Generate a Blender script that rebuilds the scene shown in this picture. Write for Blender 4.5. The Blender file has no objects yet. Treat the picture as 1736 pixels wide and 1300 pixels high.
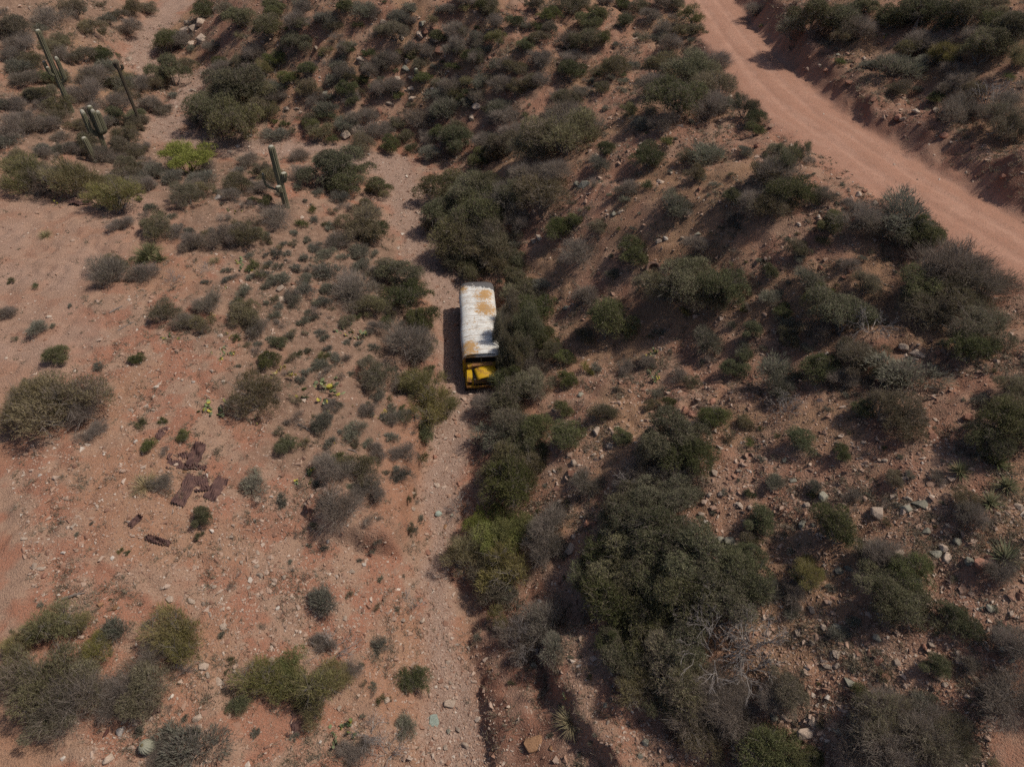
import bpy, bmesh, math, random
import numpy as np
from mathutils import Vector, Matrix, Euler

random.seed(7)
rng = np.random.default_rng(7)
SC = bpy.context.scene
COL = SC.collection

# ------------------------------------------------------------------ camera, sky, sun, exposure
PITCH = math.radians(42.5)          # camera looks this far below the horizontal
CAM = np.array([0.0, 0.0, 31.0])
W, H, FPX = 1736.0, 1300.0, 1200.0  # photograph size and focal length in its pixels
cam = bpy.data.cameras.new("camera")
cam.sensor_fit = 'HORIZONTAL'; cam.sensor_width = 36.0
cam.lens = 36.0 * FPX / W
cam.clip_start = 0.5; cam.clip_end = 1000
cam_o = bpy.data.objects.new("camera", cam); COL.objects.link(cam_o)
cam_o.location = CAM; cam_o.rotation_euler = (math.pi / 2 - PITCH, 0, 0)
SC.camera = cam_o

SUN_DIR = Vector((0.54, 0.06, 0.82)).normalized()    # towards the sun
elev = math.asin(SUN_DIR.z); azim = math.atan2(SUN_DIR.x, SUN_DIR.y)
world = bpy.data.worlds.new("World"); SC.world = world; world.use_nodes = True
wn = world.node_tree.nodes; wl = world.node_tree.links; wn.clear()
sky = wn.new("ShaderNodeTexSky"); sky.sky_type = 'NISHITA'; sky.sun_disc = False
sky.sun_elevation = elev; sky.sun_rotation = azim; sky.altitude = 900; sky.dust_density = 5.0; sky.air_density = 0.7; sky.ozone_density = 0.4
bg = wn.new("ShaderNodeBackground"); bg.inputs[1].default_value = 0.08
wo = wn.new("ShaderNodeOutputWorld")
wl.new(sky.outputs[0], bg.inputs[0]); wl.new(bg.outputs[0], wo.inputs[0])
sun = bpy.data.lights.new("sun", 'SUN'); sun.energy = 3.2; sun.angle = math.radians(2.0); sun.color = (1.0, 0.91, 0.79)
sun_o = bpy.data.objects.new("sun", sun); COL.objects.link(sun_o)
sun_o.rotation_euler = (-SUN_DIR).to_track_quat('-Z', 'Y').to_euler()
sun_o.location = (40, 0, 80)
SC.view_settings.view_transform = 'Standard'; SC.view_settings.look = 'None'
SC.view_settings.exposure = -0.1; SC.view_settings.gamma = 1.0
SC.view_settings.use_curve_mapping = False
SC.cycles.max_bounces = 3; SC.cycles.diffuse_bounces = 1; SC.cycles.transmission_bounces = 2; SC.cycles.glossy_bounces = 1; SC.cycles.transparent_max_bounces = 4
SC.cycles.use_adaptive_sampling = True; SC.cycles.adaptive_threshold = 0.02; SC.cycles.use_denoising = False

# ------------------------------------------------------------------ maths helpers
SP, CP = math.sin(PITCH), math.cos(PITCH)
def ray(px, py):
    u, v = px - W / 2, py - H / 2
    return np.array([u, FPX * CP - v * SP, -FPX * SP - v * CP])
def on_plane(px, py, z):
    d = ray(px, py); t = (CAM[2] - z) / -d[2]
    return CAM + d * t
def project(p):
    d = np.asarray(p, float) - CAM
    zc = d[1] * CP - d[2] * SP; yc = d[1] * SP + d[2] * CP
    return W / 2 + FPX * d[0] / zc, H / 2 - FPX * yc / zc, zc

def _hash(ix, iy, seed):
    h = (ix.astype(np.int64) * 374761393 + iy.astype(np.int64) * 668265263 + seed * 1442695041) & 0x7fffffff
    h = ((h ^ (h >> 13)) * 1274126177) & 0x7fffffff
    return (h ^ (h >> 16)) & 0xffff
def perlin(x, y, seed=0):
    ix, iy = np.floor(x), np.floor(y); fx, fy = x - ix, y - iy
    sx, sy = fx * fx * fx * (fx * (fx * 6 - 15) + 10), fy * fy * fy * (fy * (fy * 6 - 15) + 10)
    def g(dx, dy):
        a = _hash(ix + dx, iy + dy, seed) / 65536.0 * 2 * np.pi
        return np.cos(a) * (fx - dx) + np.sin(a) * (fy - dy)
    a = g(0, 0) + (g(1, 0) - g(0, 0)) * sx
    b = g(0, 1) + (g(1, 1) - g(0, 1)) * sx
    return (a + (b - a) * sy) * 1.5
def fbm(x, y, seed=0, octs=4, gain=0.5):
    s = 0; a = 1.0; f = 1.0
    for k in range(octs):
        s = s + a * perlin(x * f + 17.3 * k, y * f - 9.1 * k, seed + k * 11); a *= gain; f *= 2.03
    return s
def sstep(a, b, x):
    t = np.clip((x - a) / (b - a), 0, 1); return t * t * (3 - 2 * t)

# ------------------------------------------------------------------ terrain: control heights read at pixels of the photograph
CTRL = """790,1300,-1.9;760,1200,-1.8;740,1050,-1.5;735,900,-1.2;745,800,-.9;775,720,-.6;800,620,-.1;800,560,.25;770,500,.6;720,420,1;695,340,1.5;670,280,1.9;
560,255,2.2;430,250,2.4;330,235,2.6;270,225,2.8;325,150,3.1;335,120,3.3;260,125,3.5;235,95,3.8;270,40,4.3;310,0,4.8;
690,1200,-1.3;680,1050,-.8;690,950,-.7;560,920,.7;640,850,.2;600,1000,.2;560,1150,-.2;450,1250,.2;300,1280,.5;100,1280,1;0,1250,1.3;200,1000,2;0,1000,2.4;400,950,1.3;400,800,1.7;
200,800,2.5;0,800,2.8;560,780,1.2;650,740,.4;700,650,.5;600,620,1.6;450,620,2.2;250,620,2.8;50,600,3.1;50,450,3.3;250,450,3.2;400,450,2.9;550,450,2.3;640,450,1.7;640,380,1.8;
550,370,2.5;450,340,3;350,340,3.2;200,350,3.4;50,330,3.5;560,300,2.5;400,290,2.8;300,290,3;150,290,3.6;200,250,3.3;
100,240,4.4;20,220,5.3;150,190,4.4;60,150,6.3;180,130,4.7;100,80,7;20,60,8.7;180,50,5.9;100,10,9.2;220,20,5.6;
700,215,3;800,240,3.4;440,190,3.6;560,215,3.1;400,120,5.3;450,50,7.7;420,5,9;340,60,5.3;350,10,6.7;560,150,5.4;560,80,8;560,10,11;730,150,5.5;730,80,8.2;730,10,11;
860,170,6.2;860,100,8.6;860,20,11;1000,150,7.9;1000,60,10;1000,5,11.3;1100,80,9.9;1120,10,11.2;
860,640,.4;900,560,1.3;880,450,1.9;1000,560,2.5;1150,560,4.55;1300,560,6.3;1450,560,7.9;1600,560,9.3;1720,560,10.3;
850,350,3.7;1000,350,6.3;1150,350,8.5;1300,350,10.2;1400,350,10.8;1200,250,9.8;1050,250,8;900,250,5.5;1150,150,10.1;
900,800,.6;1000,800,2.2;1150,800,4;1300,800,5.5;1450,800,6.9;1600,800,8.1;1730,800,9.1;900,680,1;1000,680,2.3;
900,1050,-.9;1000,1050,1.1;1150,1050,2.7;1300,1050,4.2;1450,1050,5.5;1600,1050,6.6;1730,1050,7.5;860,1250,-1.3;1000,1280,.3;1150,1250,1.6;1300,1250,2.9;1450,1250,4.2;1600,1250,5.3;1730,1250,6.1;
1600,100,14;1450,60,13.5;1350,40,13;1720,20,17;1736,250,12.8;1700,150,14;1560,10,15.5;1420,5,14.5;1290,10,12.8;1200,0,11;1252,75,11;1365,197,11;1510,297,11;1690,400,11"""
pts = []
for t in CTRL.replace("\n", "").split(";"):
    a, b, c = (float(q) for q in t.split(","))
    if a < 630 and b > 295: c *= 1.0 + .4 * min(1, (630 - a) / 200)
    p = on_plane(a, b, c); pts.append((p[0], p[1], c))
pts += [(-110, 100, 22), (-110, 40, 8), (-60, -10, 3), (0, -15, -3), (30, -8, 9), (95, 40, 24), (95, 120, 34), (0, 185, 34), (-62, 185, 16), (-110, 180, 30), (70, 180, 42), (-75, 70, 11), (-60, 120, 12), (-30, 120, 14), (10, 120, 19), (45, 100, 22), (-40, 20, 3.2), (55, 15, 15)]
pts = np.array(pts)
def tps_fit(P, lam=0.4):
    n = len(P); d = np.linalg.norm(P[:, None, :2] - P[None, :, :2], axis=2)
    K = np.where(d > 0, d * d * np.log(d + 1e-9), 0) + lam * np.eye(n)
    Q = np.c_[np.ones(n), P[:, :2]]
    A = np.block([[K, Q], [Q.T, np.zeros((3, 3))]])
    return np.linalg.solve(A, np.r_[P[:, 2], 0, 0, 0])
TW = tps_fit(pts)
def tps(x, y):
    out = TW[-3] + TW[-2] * x + TW[-1] * y
    for i in range(len(pts)):
        r2 = (x - pts[i, 0]) ** 2 + (y - pts[i, 1]) ** 2 + 1e-9
        out = out + TW[i] * 0.5 * r2 * np.log(r2)
    return out

def poly_from_px(s, zoff=0.0):
    out = []
    for t in s.split(";"):
        q = [float(v) for v in t.split(",")]
        p = on_plane(q[0], q[1], q[2]); out.append((p[0], p[1], q[2] + zoff) + tuple(q[3:]))
    return np.array(out)
def poly_dist(P, x, y):
    """distance, side (+ left of travel), arc length and the polyline's further columns interpolated at the nearest point"""
    best = np.full(x.shape, 1e9); side = np.zeros_like(x); arc = np.zeros_like(x); cols = [np.zeros_like(x) for _ in range(P.shape[1] - 2)]
    s0 = 0.0
    for i in range(len(P) - 1):
        a, b = P[i], P[i + 1]; dx, dy = b[0] - a[0], b[1] - a[1]; L = math.hypot(dx, dy)
        t = np.clip(((x - a[0]) * dx + (y - a[1]) * dy) / (L * L), 0, 1)
        d = np.hypot(x - a[0] - t * dx, y - a[1] - t * dy)
        m = d < best
        best = np.where(m, d, best)
        side = np.where(m, np.sign(dx * (y - a[1]) - dy * (x - a[0])), side)
        arc = np.where(m, s0 + t * L, arc)
        for k in range(len(cols)):
            cols[k] = np.where(m, a[2 + k] + t * (b[2 + k] - a[2 + k]), cols[k])
        s0 += L
    return best, side, arc, cols, s0

WASH = poly_from_px("775,1480,-2.3,1.2;768,1300,-1.9,1.05;757,1180,-1.75,1.05;742,1050,-1.5,.95;736,900,-1.2,.95;750,800,-.9,1.2;778,715,-.6,1.5;798,620,-.1,2.1;790,560,.25,2.2;762,490,.6,1.9;722,420,1,2;695,345,1.5,2.4;672,285,1.9,2.3;560,252,2.2,1.5;430,250,2.4,1.6;330,240,2.6,1.7;268,228,2.8,1.9;315,170,3.05,1.6;335,125,3.3,1.6;262,122,3.5,2;233,98,3.8,2.2;262,45,4.3,2.2;305,0,4.8,2.4;330,-40,5.3,2.4")
ROAD = poly_from_px("1165,-40,11,2.35;1200,0,11,2.35;1252,75,11,2.35;1298,132,11,2.35;1365,197,11,2.35;1432,240,11,2.35;1516,297,11,2.3;1612,352,11,2.3;1700,403,11,2.3;1760,440,11,2.3;1900,520,11,2.3;2200,680,11,2.5")
STEPS = [  # polyline in pixels (travel so that the raised side is on its left), height, fall-off metres
    ("700,945,-.4;640,940,0;590,930,.4;545,905,.7;500,880,.9", 0.85, 3.0, -1),
    ("803,1010,-1.2;801,1090,-1.3;803,1190,-1.5;806,1300,-1.6;812,1420,-1.7", 0.45, 2.5, 1),
    ("915,1080,-.6;922,1140,-.7;940,1195,-.8;965,1240,-.9;1000,1300,-.9;1040,1400,-1", 1.15, 3.5, 1),
    ("930,1196,-1;870,1205,-1.2;806,1205,-1.4", 0.60, 1.6, -1),
    ("900,1238,-1;850,1236,-1.2;812,1240,-1.4", 0.42, 1.0, -1),
    ("890,1275,-1;850,1268,-1.2;810,1272,-1.5", 0.42, 1.0, -1),
    ("745,690,-.3;722,760,-.6;706,830,-.8;694,900,-1;690,960,-1.1", 1.0, 5.0, -1), ("692,1000,-1.2;694,1080,-1.4;704,1160,-1.6;712,1240,-1.7;716,1330,-1.8", 0.45, 3.0, -1), ("735,470,.7;742,520,.5;752,580,.2;752,640,0", 0.5, 3.0, -1),
    ("915,1120,-.8;870,1128,-1;812,1120,-1.3", 0.35, 1.2, -1), ("905,1160,-.9;860,1165,-1.1;812,1168,-1.3", 0.35, 1.0, -1),
    ("330,1090,.9;352,1130,.7;385,1175,.5;410,1240,.3;420,1330,.2", 0.35, 1.6, -1),
    ("0,1030,2.3;45,1000,2.3;90,985,2.2", 0.2, 1.2, -1),
    ("130,745,2.6;160,760,2.6;90,800,2.6;60,840,2.6", 0.12, 0.8, 1),
    ("560,975,.3;600,1040,.1;640,1100,-.4;660,1180,-.8;690,1260,-1.2", 0.35, 2.0, -1),
    ("1080,440,6.2;1120,432,6.6;1150,425,7", 0.5, 1.6, 1), ("1440,620,7.4;1500,600,8;1580,612,8.7", 0.55, 2.0, 1),
    ("1130,715,3.4;1190,690,4;1250,672,4.6", 0.45, 1.8, 1), ("1330,900,5.3;1440,960,5.9;1560,960,6.8;1690,970,7.8", 0.4, 2.0, 1),
]
STEPS = [(poly_from_px(s), h, f, sd) for s, h, f, sd in STEPS]

def height(x, y):
    z = tps(x, y)
    wx, wy = x + .75 * perlin(x / 3.6, y / 3.6, 161) + .3 * perlin(x / 1.3, y / 1.3, 162), y + .5 * perlin(x / 3.6, y / 3.6, 163)
    dW, sW, aW, (zW, hW), _ = poly_dist(WASH, wx, wy)
    dR, sR, aR, (zR, hR), _ = poly_dist(ROAD, x, y)
    slope_m = sstep(1.0, 8.0, np.where(sW < 0, dW, 0)) * np.where(y > 0, 1, 1)
    back = sstep(64, 74, y - 0.0 * x)
    rough = np.clip(np.maximum(slope_m, back), 0.25, 1)
    z = z + 0.38 * rough * fbm(x / 7, y / 7, 3, 3) + 0.12 * fbm(x / 2.1, y / 2.1, 5, 3) * np.clip(rough + .1, 0, 1)
    z = z + back * (0.30 * fbm(x / 3.2, y / 3.2, 8, 3) + 0.45 * np.abs(fbm(x / 5.0, y / 5.0, 9, 3)) - .12) * sstep(-26, -20, x) + 0.10 * slope_m * np.abs(fbm(x / 1.6, y / 1.6, 10, 3))
    # gullies running down the slopes
    z = z - 0.35 * rough * np.clip(0.28 - np.abs(fbm(x / 9 + .3 * y / 9, y / 6, 21, 2)), 0, 1) * 2.0
    for P, hgt, fall, sd in STEPS:
        pad = fall * 4 + 1
        q = (x > P[:, 0].min() - pad) & (x < P[:, 0].max() + pad) & (y > P[:, 1].min() - pad) & (y < P[:, 1].max() + pad)
        if not q.any(): continue
        xq, yq = x[q], y[q]
        d, s, a, _, L = poly_dist(P, xq + 0.42 * perlin(xq * .9, yq * .9, 71) + .12 * perlin(xq * 2.6, yq * 2.6, 73), yq + 0.42 * perlin(xq * .9, yq * .9, 72) + .12 * perlin(xq * 2.6, yq * 2.6, 74))
        ends = sstep(0, 1.0, a) * sstep(0, 1.0, L - a)
        z[q] += hgt * ends * np.where(s * sd > 0, np.exp(-d / fall), 0) * sstep(0.0, 0.4, d)
    # wash bed
    wob = 0.35 * fbm(x / 2.5, y / 2.5, 31, 2)
    m = 1 - sstep(hW * 0.8 + wob, hW + 0.55 + wob, dW)
    bed = zW + 0.07 * fbm(x / 1.2, y / 1.2, 33, 3) + 0.1 * (dW / hW) ** 2
    bed = np.minimum(bed, z + 0.1)
    z = z * (1 - m) + bed * m
    # road bed cut into the hill, bank on the uphill side (right of travel from top: sR > 0 is the uphill side)
    up = sR > 0
    edge = 0.4 * fbm(x / 1.7, y / 1.7, 41, 3)
    mr = 1 - sstep(hR + edge, hR + edge + np.where(up, 1.9 + .9 * fbm(x / 5, y / 5, 47, 2), 1.6), dR)
    zb = z + np.where(up, 1.15 * np.exp(-np.clip(dR - hR, 0, 99) / 5.0) * (0.75 + 0.6 * fbm(x / 4, y / 4, 43, 2)), 0)
    zb = zb + np.where(up, 0.5 * fbm(x / 1.5, y / 1.5, 44, 3) * np.exp(-np.clip(dR - hR - .4, 0, 99) / 2.0), 0)
    rz = zR + 0.10 * (1 - (dR / hR) ** 2) * 0.5 - 0.06 * np.exp(-((dR - 0.85) / 0.28) ** 2) + 0.02 * fbm(x / 1.5, y / 1.5, 45, 2)
    z = zb * (1 - mr) + rz * mr
    left = 1 - np.clip(rough, 0, 1)
    z = z + (1 - mr) * (1 - m) * (.08 * fbm(x / 1.4, y / 1.4, 151, 2) - .28 * np.clip(.16 - np.abs(fbm(x / 3.4 + .25 * fbm(x / 1.5, y / 1.5, 153, 2), y / 5.5, 152, 3)), 0, 1) * 4)
    # fine crumble
    z = z + (0.035 * perlin(x / 0.85, y / 0.85, 51)) * (1 - 0.8 * mr)
    return z, m, mr, rough, dR * sR, aR

def axis(stops):
    out = [stops[0][0]]
    for (a, s), (b, s2) in zip(stops[:-1], stops[1:]):
        x = out[-1]
        while x < b:
            t = (x - a) / (b - a); x += s + (s2 - s) * t; out.append(min(x, b))
    return np.unique(np.array(out))
GX = axis([(-115, 5), (-62, 0.7), (-46, .26), (-22, .18), (26, .18), (38, .3), (50, .9), (98, 5)])
GY = axis([(-16, 3), (4, .6), (8, .14), (30, .16), (60, .22), (95, .32), (120, 1.0), (190, 6)])
XX, YY = np.meshgrid(GX, GY)
ZZ, MW, MR, RG, RU, RS = height(XX, YY)
print("terrain", XX.shape)
def hgt(x, y):
    x = np.asarray(x, float); y = np.asarray(y, float)
    i = np.clip(np.searchsorted(GX, x) - 1, 0, len(GX) - 2); j = np.clip(np.searchsorted(GY, y) - 1, 0, len(GY) - 2)
    tx = (x - GX[i]) / (GX[i + 1] - GX[i]); ty = (y - GY[j]) / (GY[j + 1] - GY[j])
    return (ZZ[j, i] * (1 - tx) + ZZ[j, i + 1] * tx) * (1 - ty) + (ZZ[j + 1, i] * (1 - tx) + ZZ[j + 1, i + 1] * tx) * ty
def samp(A, x, y):
    i = np.clip(np.searchsorted(GX, x) - 1, 0, len(GX) - 2); j = np.clip(np.searchsorted(GY, y) - 1, 0, len(GY) - 2)
    return A[j, i]
def hit(px, py, lift=0.0):
    """point of the ground seen at a pixel (or of the ground raised by lift)"""
    d = ray(px, py); d = d / np.linalg.norm(d)
    t = np.arange(12, 190, 0.25)
    P = CAM[None] + d[None] * t[:, None]
    g = P[:, 2] - hgt(P[:, 0], P[:, 1]) - lift
    k = np.argmax(g < 0)
    if g[k] >= 0: k = len(t) - 1
    a, b = t[max(k - 1, 0)], t[k]
    for _ in range(14):
        c = (a + b) / 2; p = CAM + d * c
        if p[2] - float(hgt(p[0], p[1])) - lift < 0: b = c
        else: a = c
    p = CAM + d * b
    return p
def depth(p):
    d = np.asarray(p) - CAM; return d[1] * CP - d[2] * SP
def normal_at(x, y, e=0.4):
    n = Vector((float(hgt(x - e, y) - hgt(x + e, y)) / (2 * e), float(hgt(x, y - e) - hgt(x, y + e)) / (2 * e), 1)); return n.normalized()

# ------------------------------------------------------------------ node helpers
def new_mat(name):
    m = bpy.data.materials.new(name); m.use_nodes = True
    nt = m.node_tree; nt.nodes.clear()
    out = nt.nodes.new("ShaderNodeOutputMaterial"); b = nt.nodes.new("ShaderNodeBsdfPrincipled")
    nt.links.new(b.outputs[0], out.inputs[0])
    b.inputs["Roughness"].default_value = 0.9
    b.inputs["Specular IOR Level"].default_value = 0.15
    return m, nt, b
def N(nt, t, **kw):
    n = nt.nodes.new(t)
    for k, v in kw.items(): setattr(n, k, v)
    return n
def noise(nt, vec, scale, detail=4, rough=0.55, dist=0.0):
    n = N(nt, "ShaderNodeTexNoise"); n.inputs["Scale"].default_value = scale; n.inputs["Detail"].default_value = detail
    n.inputs["Roughness"].default_value = rough; n.inputs["Distortion"].default_value = dist
    if vec is not None: nt.links.new(vec, n.inputs["Vector"])
    return n.outputs["Fac"]
def ramp(nt, fac, stops):
    r = N(nt, "ShaderNodeValToRGB"); e = r.color_ramp.elements
    while len(e) > 1: e.remove(e[-1])
    for i, (p, c) in enumerate(stops):
        el = e[0] if i == 0 else e.new(p)
        el.position = p; el.color = (c if isinstance(c, tuple) else (c, c, c)) + (1,)
    nt.links.new(fac, r.inputs[0]); return r.outputs[0]
def mix(nt, fac, a, b, mode='MIX'):
    m = N(nt, "ShaderNodeMix", data_type='RGBA', blend_type=mode)
    for sock, v in ((m.inputs[0], fac), (m.inputs[6], a), (m.inputs[7], b)):
        if hasattr(v, "is_output"): nt.links.new(v, sock)
        elif isinstance(v, tuple): sock.default_value = v + (1,)
        else: sock.default_value = v
    return m.outputs[2]
def math_(nt, op, a, b=0.0, clamp=False):
    m = N(nt, "ShaderNodeMath", operation=op); m.use_clamp = clamp
    for s, v in ((m.inputs[0], a), (m.inputs[1], b)):
        if hasattr(v, "is_output"): nt.links.new(v, s)
        else: s.default_value = v
    return m.outputs[0]
def attr(nt, name, out="Fac"):
    a = N(nt, "ShaderNodeAttribute"); a.attribute_name = name; return a.outputs[out]
def bump(nt, b, h, strength, dist):
    n = N(nt, "ShaderNodeBump"); n.inputs["Strength"].default_value = strength; n.inputs["Distance"].default_value = dist
    nt.links.new(h, n.inputs["Height"]); nt.links.new(n.outputs[0], b.inputs["Normal"])

# ------------------------------------------------------------------ ground material
gm, nt, b = new_mat("desert_soil")
geo = N(nt, "ShaderNodeNewGeometry").outputs["Position"]
n_big = attr(nt, "patch_big"); n_mid = attr(nt, "patch_mid"); n_sm = noise(nt, geo, 2.6, 3, .65); n_fine = noise(nt, geo, 14, 2, .7)
n_grit = noise(nt, geo, 55, 1, .6)
RED, ORANGE, TAN, BROWN, PINK, OCHRE = (.36, .16, .102), (.38, .205, .13), (.38, .248, .178), (.21, .125, .09), (.37, .245, .185), (.325, .195, .112)
soil = mix(nt, ramp(nt, n_mid, [(.42, 0.), (.60, 1.)]), RED, TAN)
soil = mix(nt, ramp(nt, n_big, [(.45, 0.), (.68, .75)]), soil, ORANGE)
rocky = mix(nt, ramp(nt, n_mid, [(.35, 0.), (.7, 1.)]), (.33, .165, .108), (.35, .215, .148))
rocky = mix(nt, ramp(nt, n_big, [(.46, 0.), (.66, .8)]), rocky, OCHRE)
soil = mix(nt, attr(nt, "rough"), soil, rocky)
bare = mix(nt, n_sm, (.42, .27, .20), (.36, .225, .16))
bare = mix(nt, ramp(nt, n_mid, [(.50, 0.), (.72, .8)]), bare, (.37, .20, .135))
bare = mix(nt, ramp(nt, n_big, [(.30, .7), (.48, 0.)]), bare, (.40, .27, .21))
soil = mix(nt, attr(nt, "bare"), soil, bare)
soil = mix(nt, attr(nt, "flat"), soil, mix(nt, ramp(nt, n_sm, [(.38, 0.), (.64, 1.)]), (.20, .125, .088), (.30, .195, .138)))
soil = mix(nt, attr(nt, "redbank"), soil, mix(nt, n_sm, (.33, .15, .09), (.38, .20, .125)))
wash_c = mix(nt, ramp(nt, n_sm, [(.35, 0.), (.65, 1.)]), (.33, .22, .17), (.42, .295, .235))
soil = mix(nt, attr(nt, "wash"), soil, wash_c)
# road with darker and lighter strips along the wheel tracks
n_tr = attr(nt, "track")
road_c = mix(nt, ramp(nt, n_tr, [(.38, 0.), (.62, 1.)]), (.41, .215, .15), (.475, .268, .195))
road_c = mix(nt, ramp(nt, n_sm, [(.3, .3), (.7, 0.)]), road_c, (.33, .17, .115))
road_c = mix(nt, ramp(nt, n_mid, [(.45, 0.), (.7, .55)]), road_c, (.37, .19, .13))
soil = mix(nt, attr(nt, "road"), soil, road_c)
bank_c = mix(nt, ramp(nt, n_mid, [(.4, 0.), (.6, 1.)]), (.20, .088, .06), (.29, .16, .115))
soil = mix(nt, attr(nt, "bank"), soil, bank_c)
soil = mix(nt, ramp(nt, n_fine, [(.36, .7), (.52, 0.)]), soil, BROWN)
soil = mix(nt, ramp(nt, n_grit, [(.56, 0.), (.70, .55)]), soil, (.50, .38, .30))
soil = mix(nt, ramp(nt, n_sm, [(.55, 0.), (.75, .35)]), soil, PINK)
nt.links.new(soil, b.inputs["Base Color"]); b.inputs["Roughness"].default_value = .95
hh = n_fine
inv = math_(nt, 'SUBTRACT', 1.0, math_(nt, 'MULTIPLY', attr(nt, "road"), .7))
bump(nt, b, math_(nt, 'MULTIPLY', hh, inv), .8, .11)

# ------------------------------------------------------------------ ground sheet, split along the wash and the road
BARE = [(110, 430, 8.5), (60, 520, 7), (180, 390, 5), (60, 620, 4), (0, 420, 8), (150, 470, 4)]
bare_m = np.zeros_like(XX)
for a, c, r in BARE:
    p = on_plane(a, c, 3); bare_m = np.maximum(bare_m, 1 - sstep(.35, 1.25, np.hypot(XX - p[0], (YY - p[1]) * .8) / r + .35 * fbm(XX / 4, YY / 4, 61, 3)))
bare_m *= (1 - MW)
flat_m = np.zeros_like(XX)
for a, c, r in ((520, 450, 7), (600, 420, 6), (640, 560, 5), (560, 560, 6), (480, 540, 5), (440, 420, 6), (620, 700, 4.5), (560, 740, 4.5), (500, 660, 4), (640, 800, 3.5), (340, 330, 7), (240, 300, 7), (120, 260, 8), (60, 150, 9), (160, 90, 9)):
    p = on_plane(a, c, 2); flat_m = np.maximum(flat_m, 1 - sstep(.45, 1.2, np.hypot(XX - p[0], YY - p[1]) / r + .5 * fbm(XX / 2.5, YY / 2.5, 63, 3)))
flat_m *= (1 - MW)
bank_m = np.where(RU > 0, np.exp(-((np.clip(RU - 3.2, -1, 99)) / 1.8) ** 2), 0) * (1 - MR) * sstep(2.4, 3.0, RU)
bp = [q for q in STEPS if abs(q[1] - .45) < 1e-6 and q[3] == 1][0][0]; d1 = poly_dist(bp, XX, YY); d2 = poly_dist([q for q in STEPS if abs(q[1] - 1.15) < 1e-6][0][0], XX, YY)
bench = (d1[1] > 0) * (d2[1] < 0) * sstep(.0, .25, d1[0]) * (d1[0] < 4.5) * sstep(0, 1.5, d1[2]) * (YY < 18.5)
rb = [q for q in STEPS if abs(q[1] - 1.0) < 1e-6][0]
dB = poly_dist(rb[0], XX, YY); redbank = (dB[1] < 0) * np.exp(-(dB[0] / 2.0) ** 2) * sstep(0, 1.5, dB[2]) * sstep(0, 1.5, dB[4] - dB[2])
bank_m = np.maximum(bank_m, .9 * bench * np.clip(.75 + .5 * fbm(XX / .8, YY / .8, 131, 3), 0, 1))
ny, nx = XX.shape
idx = np.arange(nx * ny).reshape(ny, nx)
quads = np.stack([idx[:-1, :-1], idx[:-1, 1:], idx[1:, 1:], idx[1:, :-1]], -1).reshape(-1, 4)
allco = np.stack([XX, YY, ZZ], -1).reshape(-1, 3)
qmask_r = MR.reshape(-1)[quads].mean(1) > .55
qmask_w = (MW.reshape(-1)[quads].mean(1) > .5) & ~qmask_r
def mesh_obj(name, co, faces, mat, parent=None, smooth=False):
    me = bpy.data.meshes.new(name)
    co = np.asarray(co, np.float32); faces = np.asarray(faces, np.int32)
    k = faces.shape[1]
    me.vertices.add(len(co)); me.vertices.foreach_set("co", co.ravel())
    me.loops.add(faces.size); me.loops.foreach_set("vertex_index", faces.ravel())
    me.polygons.add(len(faces)); me.polygons.foreach_set("loop_start", np.arange(0, faces.size, k, dtype=np.int32))
    me.polygons.foreach_set("use_smooth", np.full(len(faces), smooth))
    me.update(calc_edges=True)
    if mat: me.materials.append(mat)
    o = bpy.data.objects.new(name, me); COL.objects.link(o)
    if parent: o.parent = parent
    return o
def set_attr(me, name, vals):
    a = me.attributes.new(name, 'FLOAT', 'POINT'); a.data.foreach_set("value", np.asarray(vals, np.float32))
dW_ = poly_dist(WASH, XX + .75 * perlin(XX / 3.6, YY / 3.6, 161) + .3 * perlin(XX / 1.3, YY / 1.3, 162), YY + .5 * perlin(XX / 3.6, YY / 3.6, 163))
wash_soft = 1 - sstep(.45, 1.35, dW_[0] / dW_[3][1] + .35 * fbm(XX / 1.7, YY / 1.7, 91, 3))
for name, q in (("ground", quads[~qmask_r & ~qmask_w]), ("dry_wash", quads[qmask_w]), ("dirt_road", quads[qmask_r])):
    used, invq = np.unique(q, return_inverse=True)
    o = mesh_obj(name, allco[used], invq.reshape(-1, 4), gm, smooth=True)
    for an, A in (("wash", wash_soft), ("road", MR), ("rough", RG * (1 - MW) * (1 - MR)), ("bare", bare_m), ("bank", bank_m), ("flat", flat_m * (1 - redbank)), ("redbank", redbank * np.clip(.8 + .5 * fbm(XX / 1.5, YY / 1.5, 171, 3), 0, 1)), ("patch_big", .5 + .42 * fbm(XX / 7.5, YY / 7.5, 81, 4)), ("patch_mid", .5 + .42 * fbm(XX / 1.9, YY / 1.9, 85, 4, .6)), ("track", .42 + .30 * fbm(RU * 1.1 + .5 * fbm(RU / 3, RS / 9, 122, 2), RS * .12, 121, 3) + .28 * np.exp(-((np.abs(RU) - .85) / .38) ** 2))):
        set_attr(o.data, an, A.reshape(-1)[used])
    o["kind"] = "structure"
    o["label"] = {"ground": "rust red desert hillside and terrace of stony soil", "dry_wash": "pale gravel bed of the dry wash winding past the bus", "dirt_road": "pink dirt road with wheel tracks climbing along the hillside"}[name]

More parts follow.
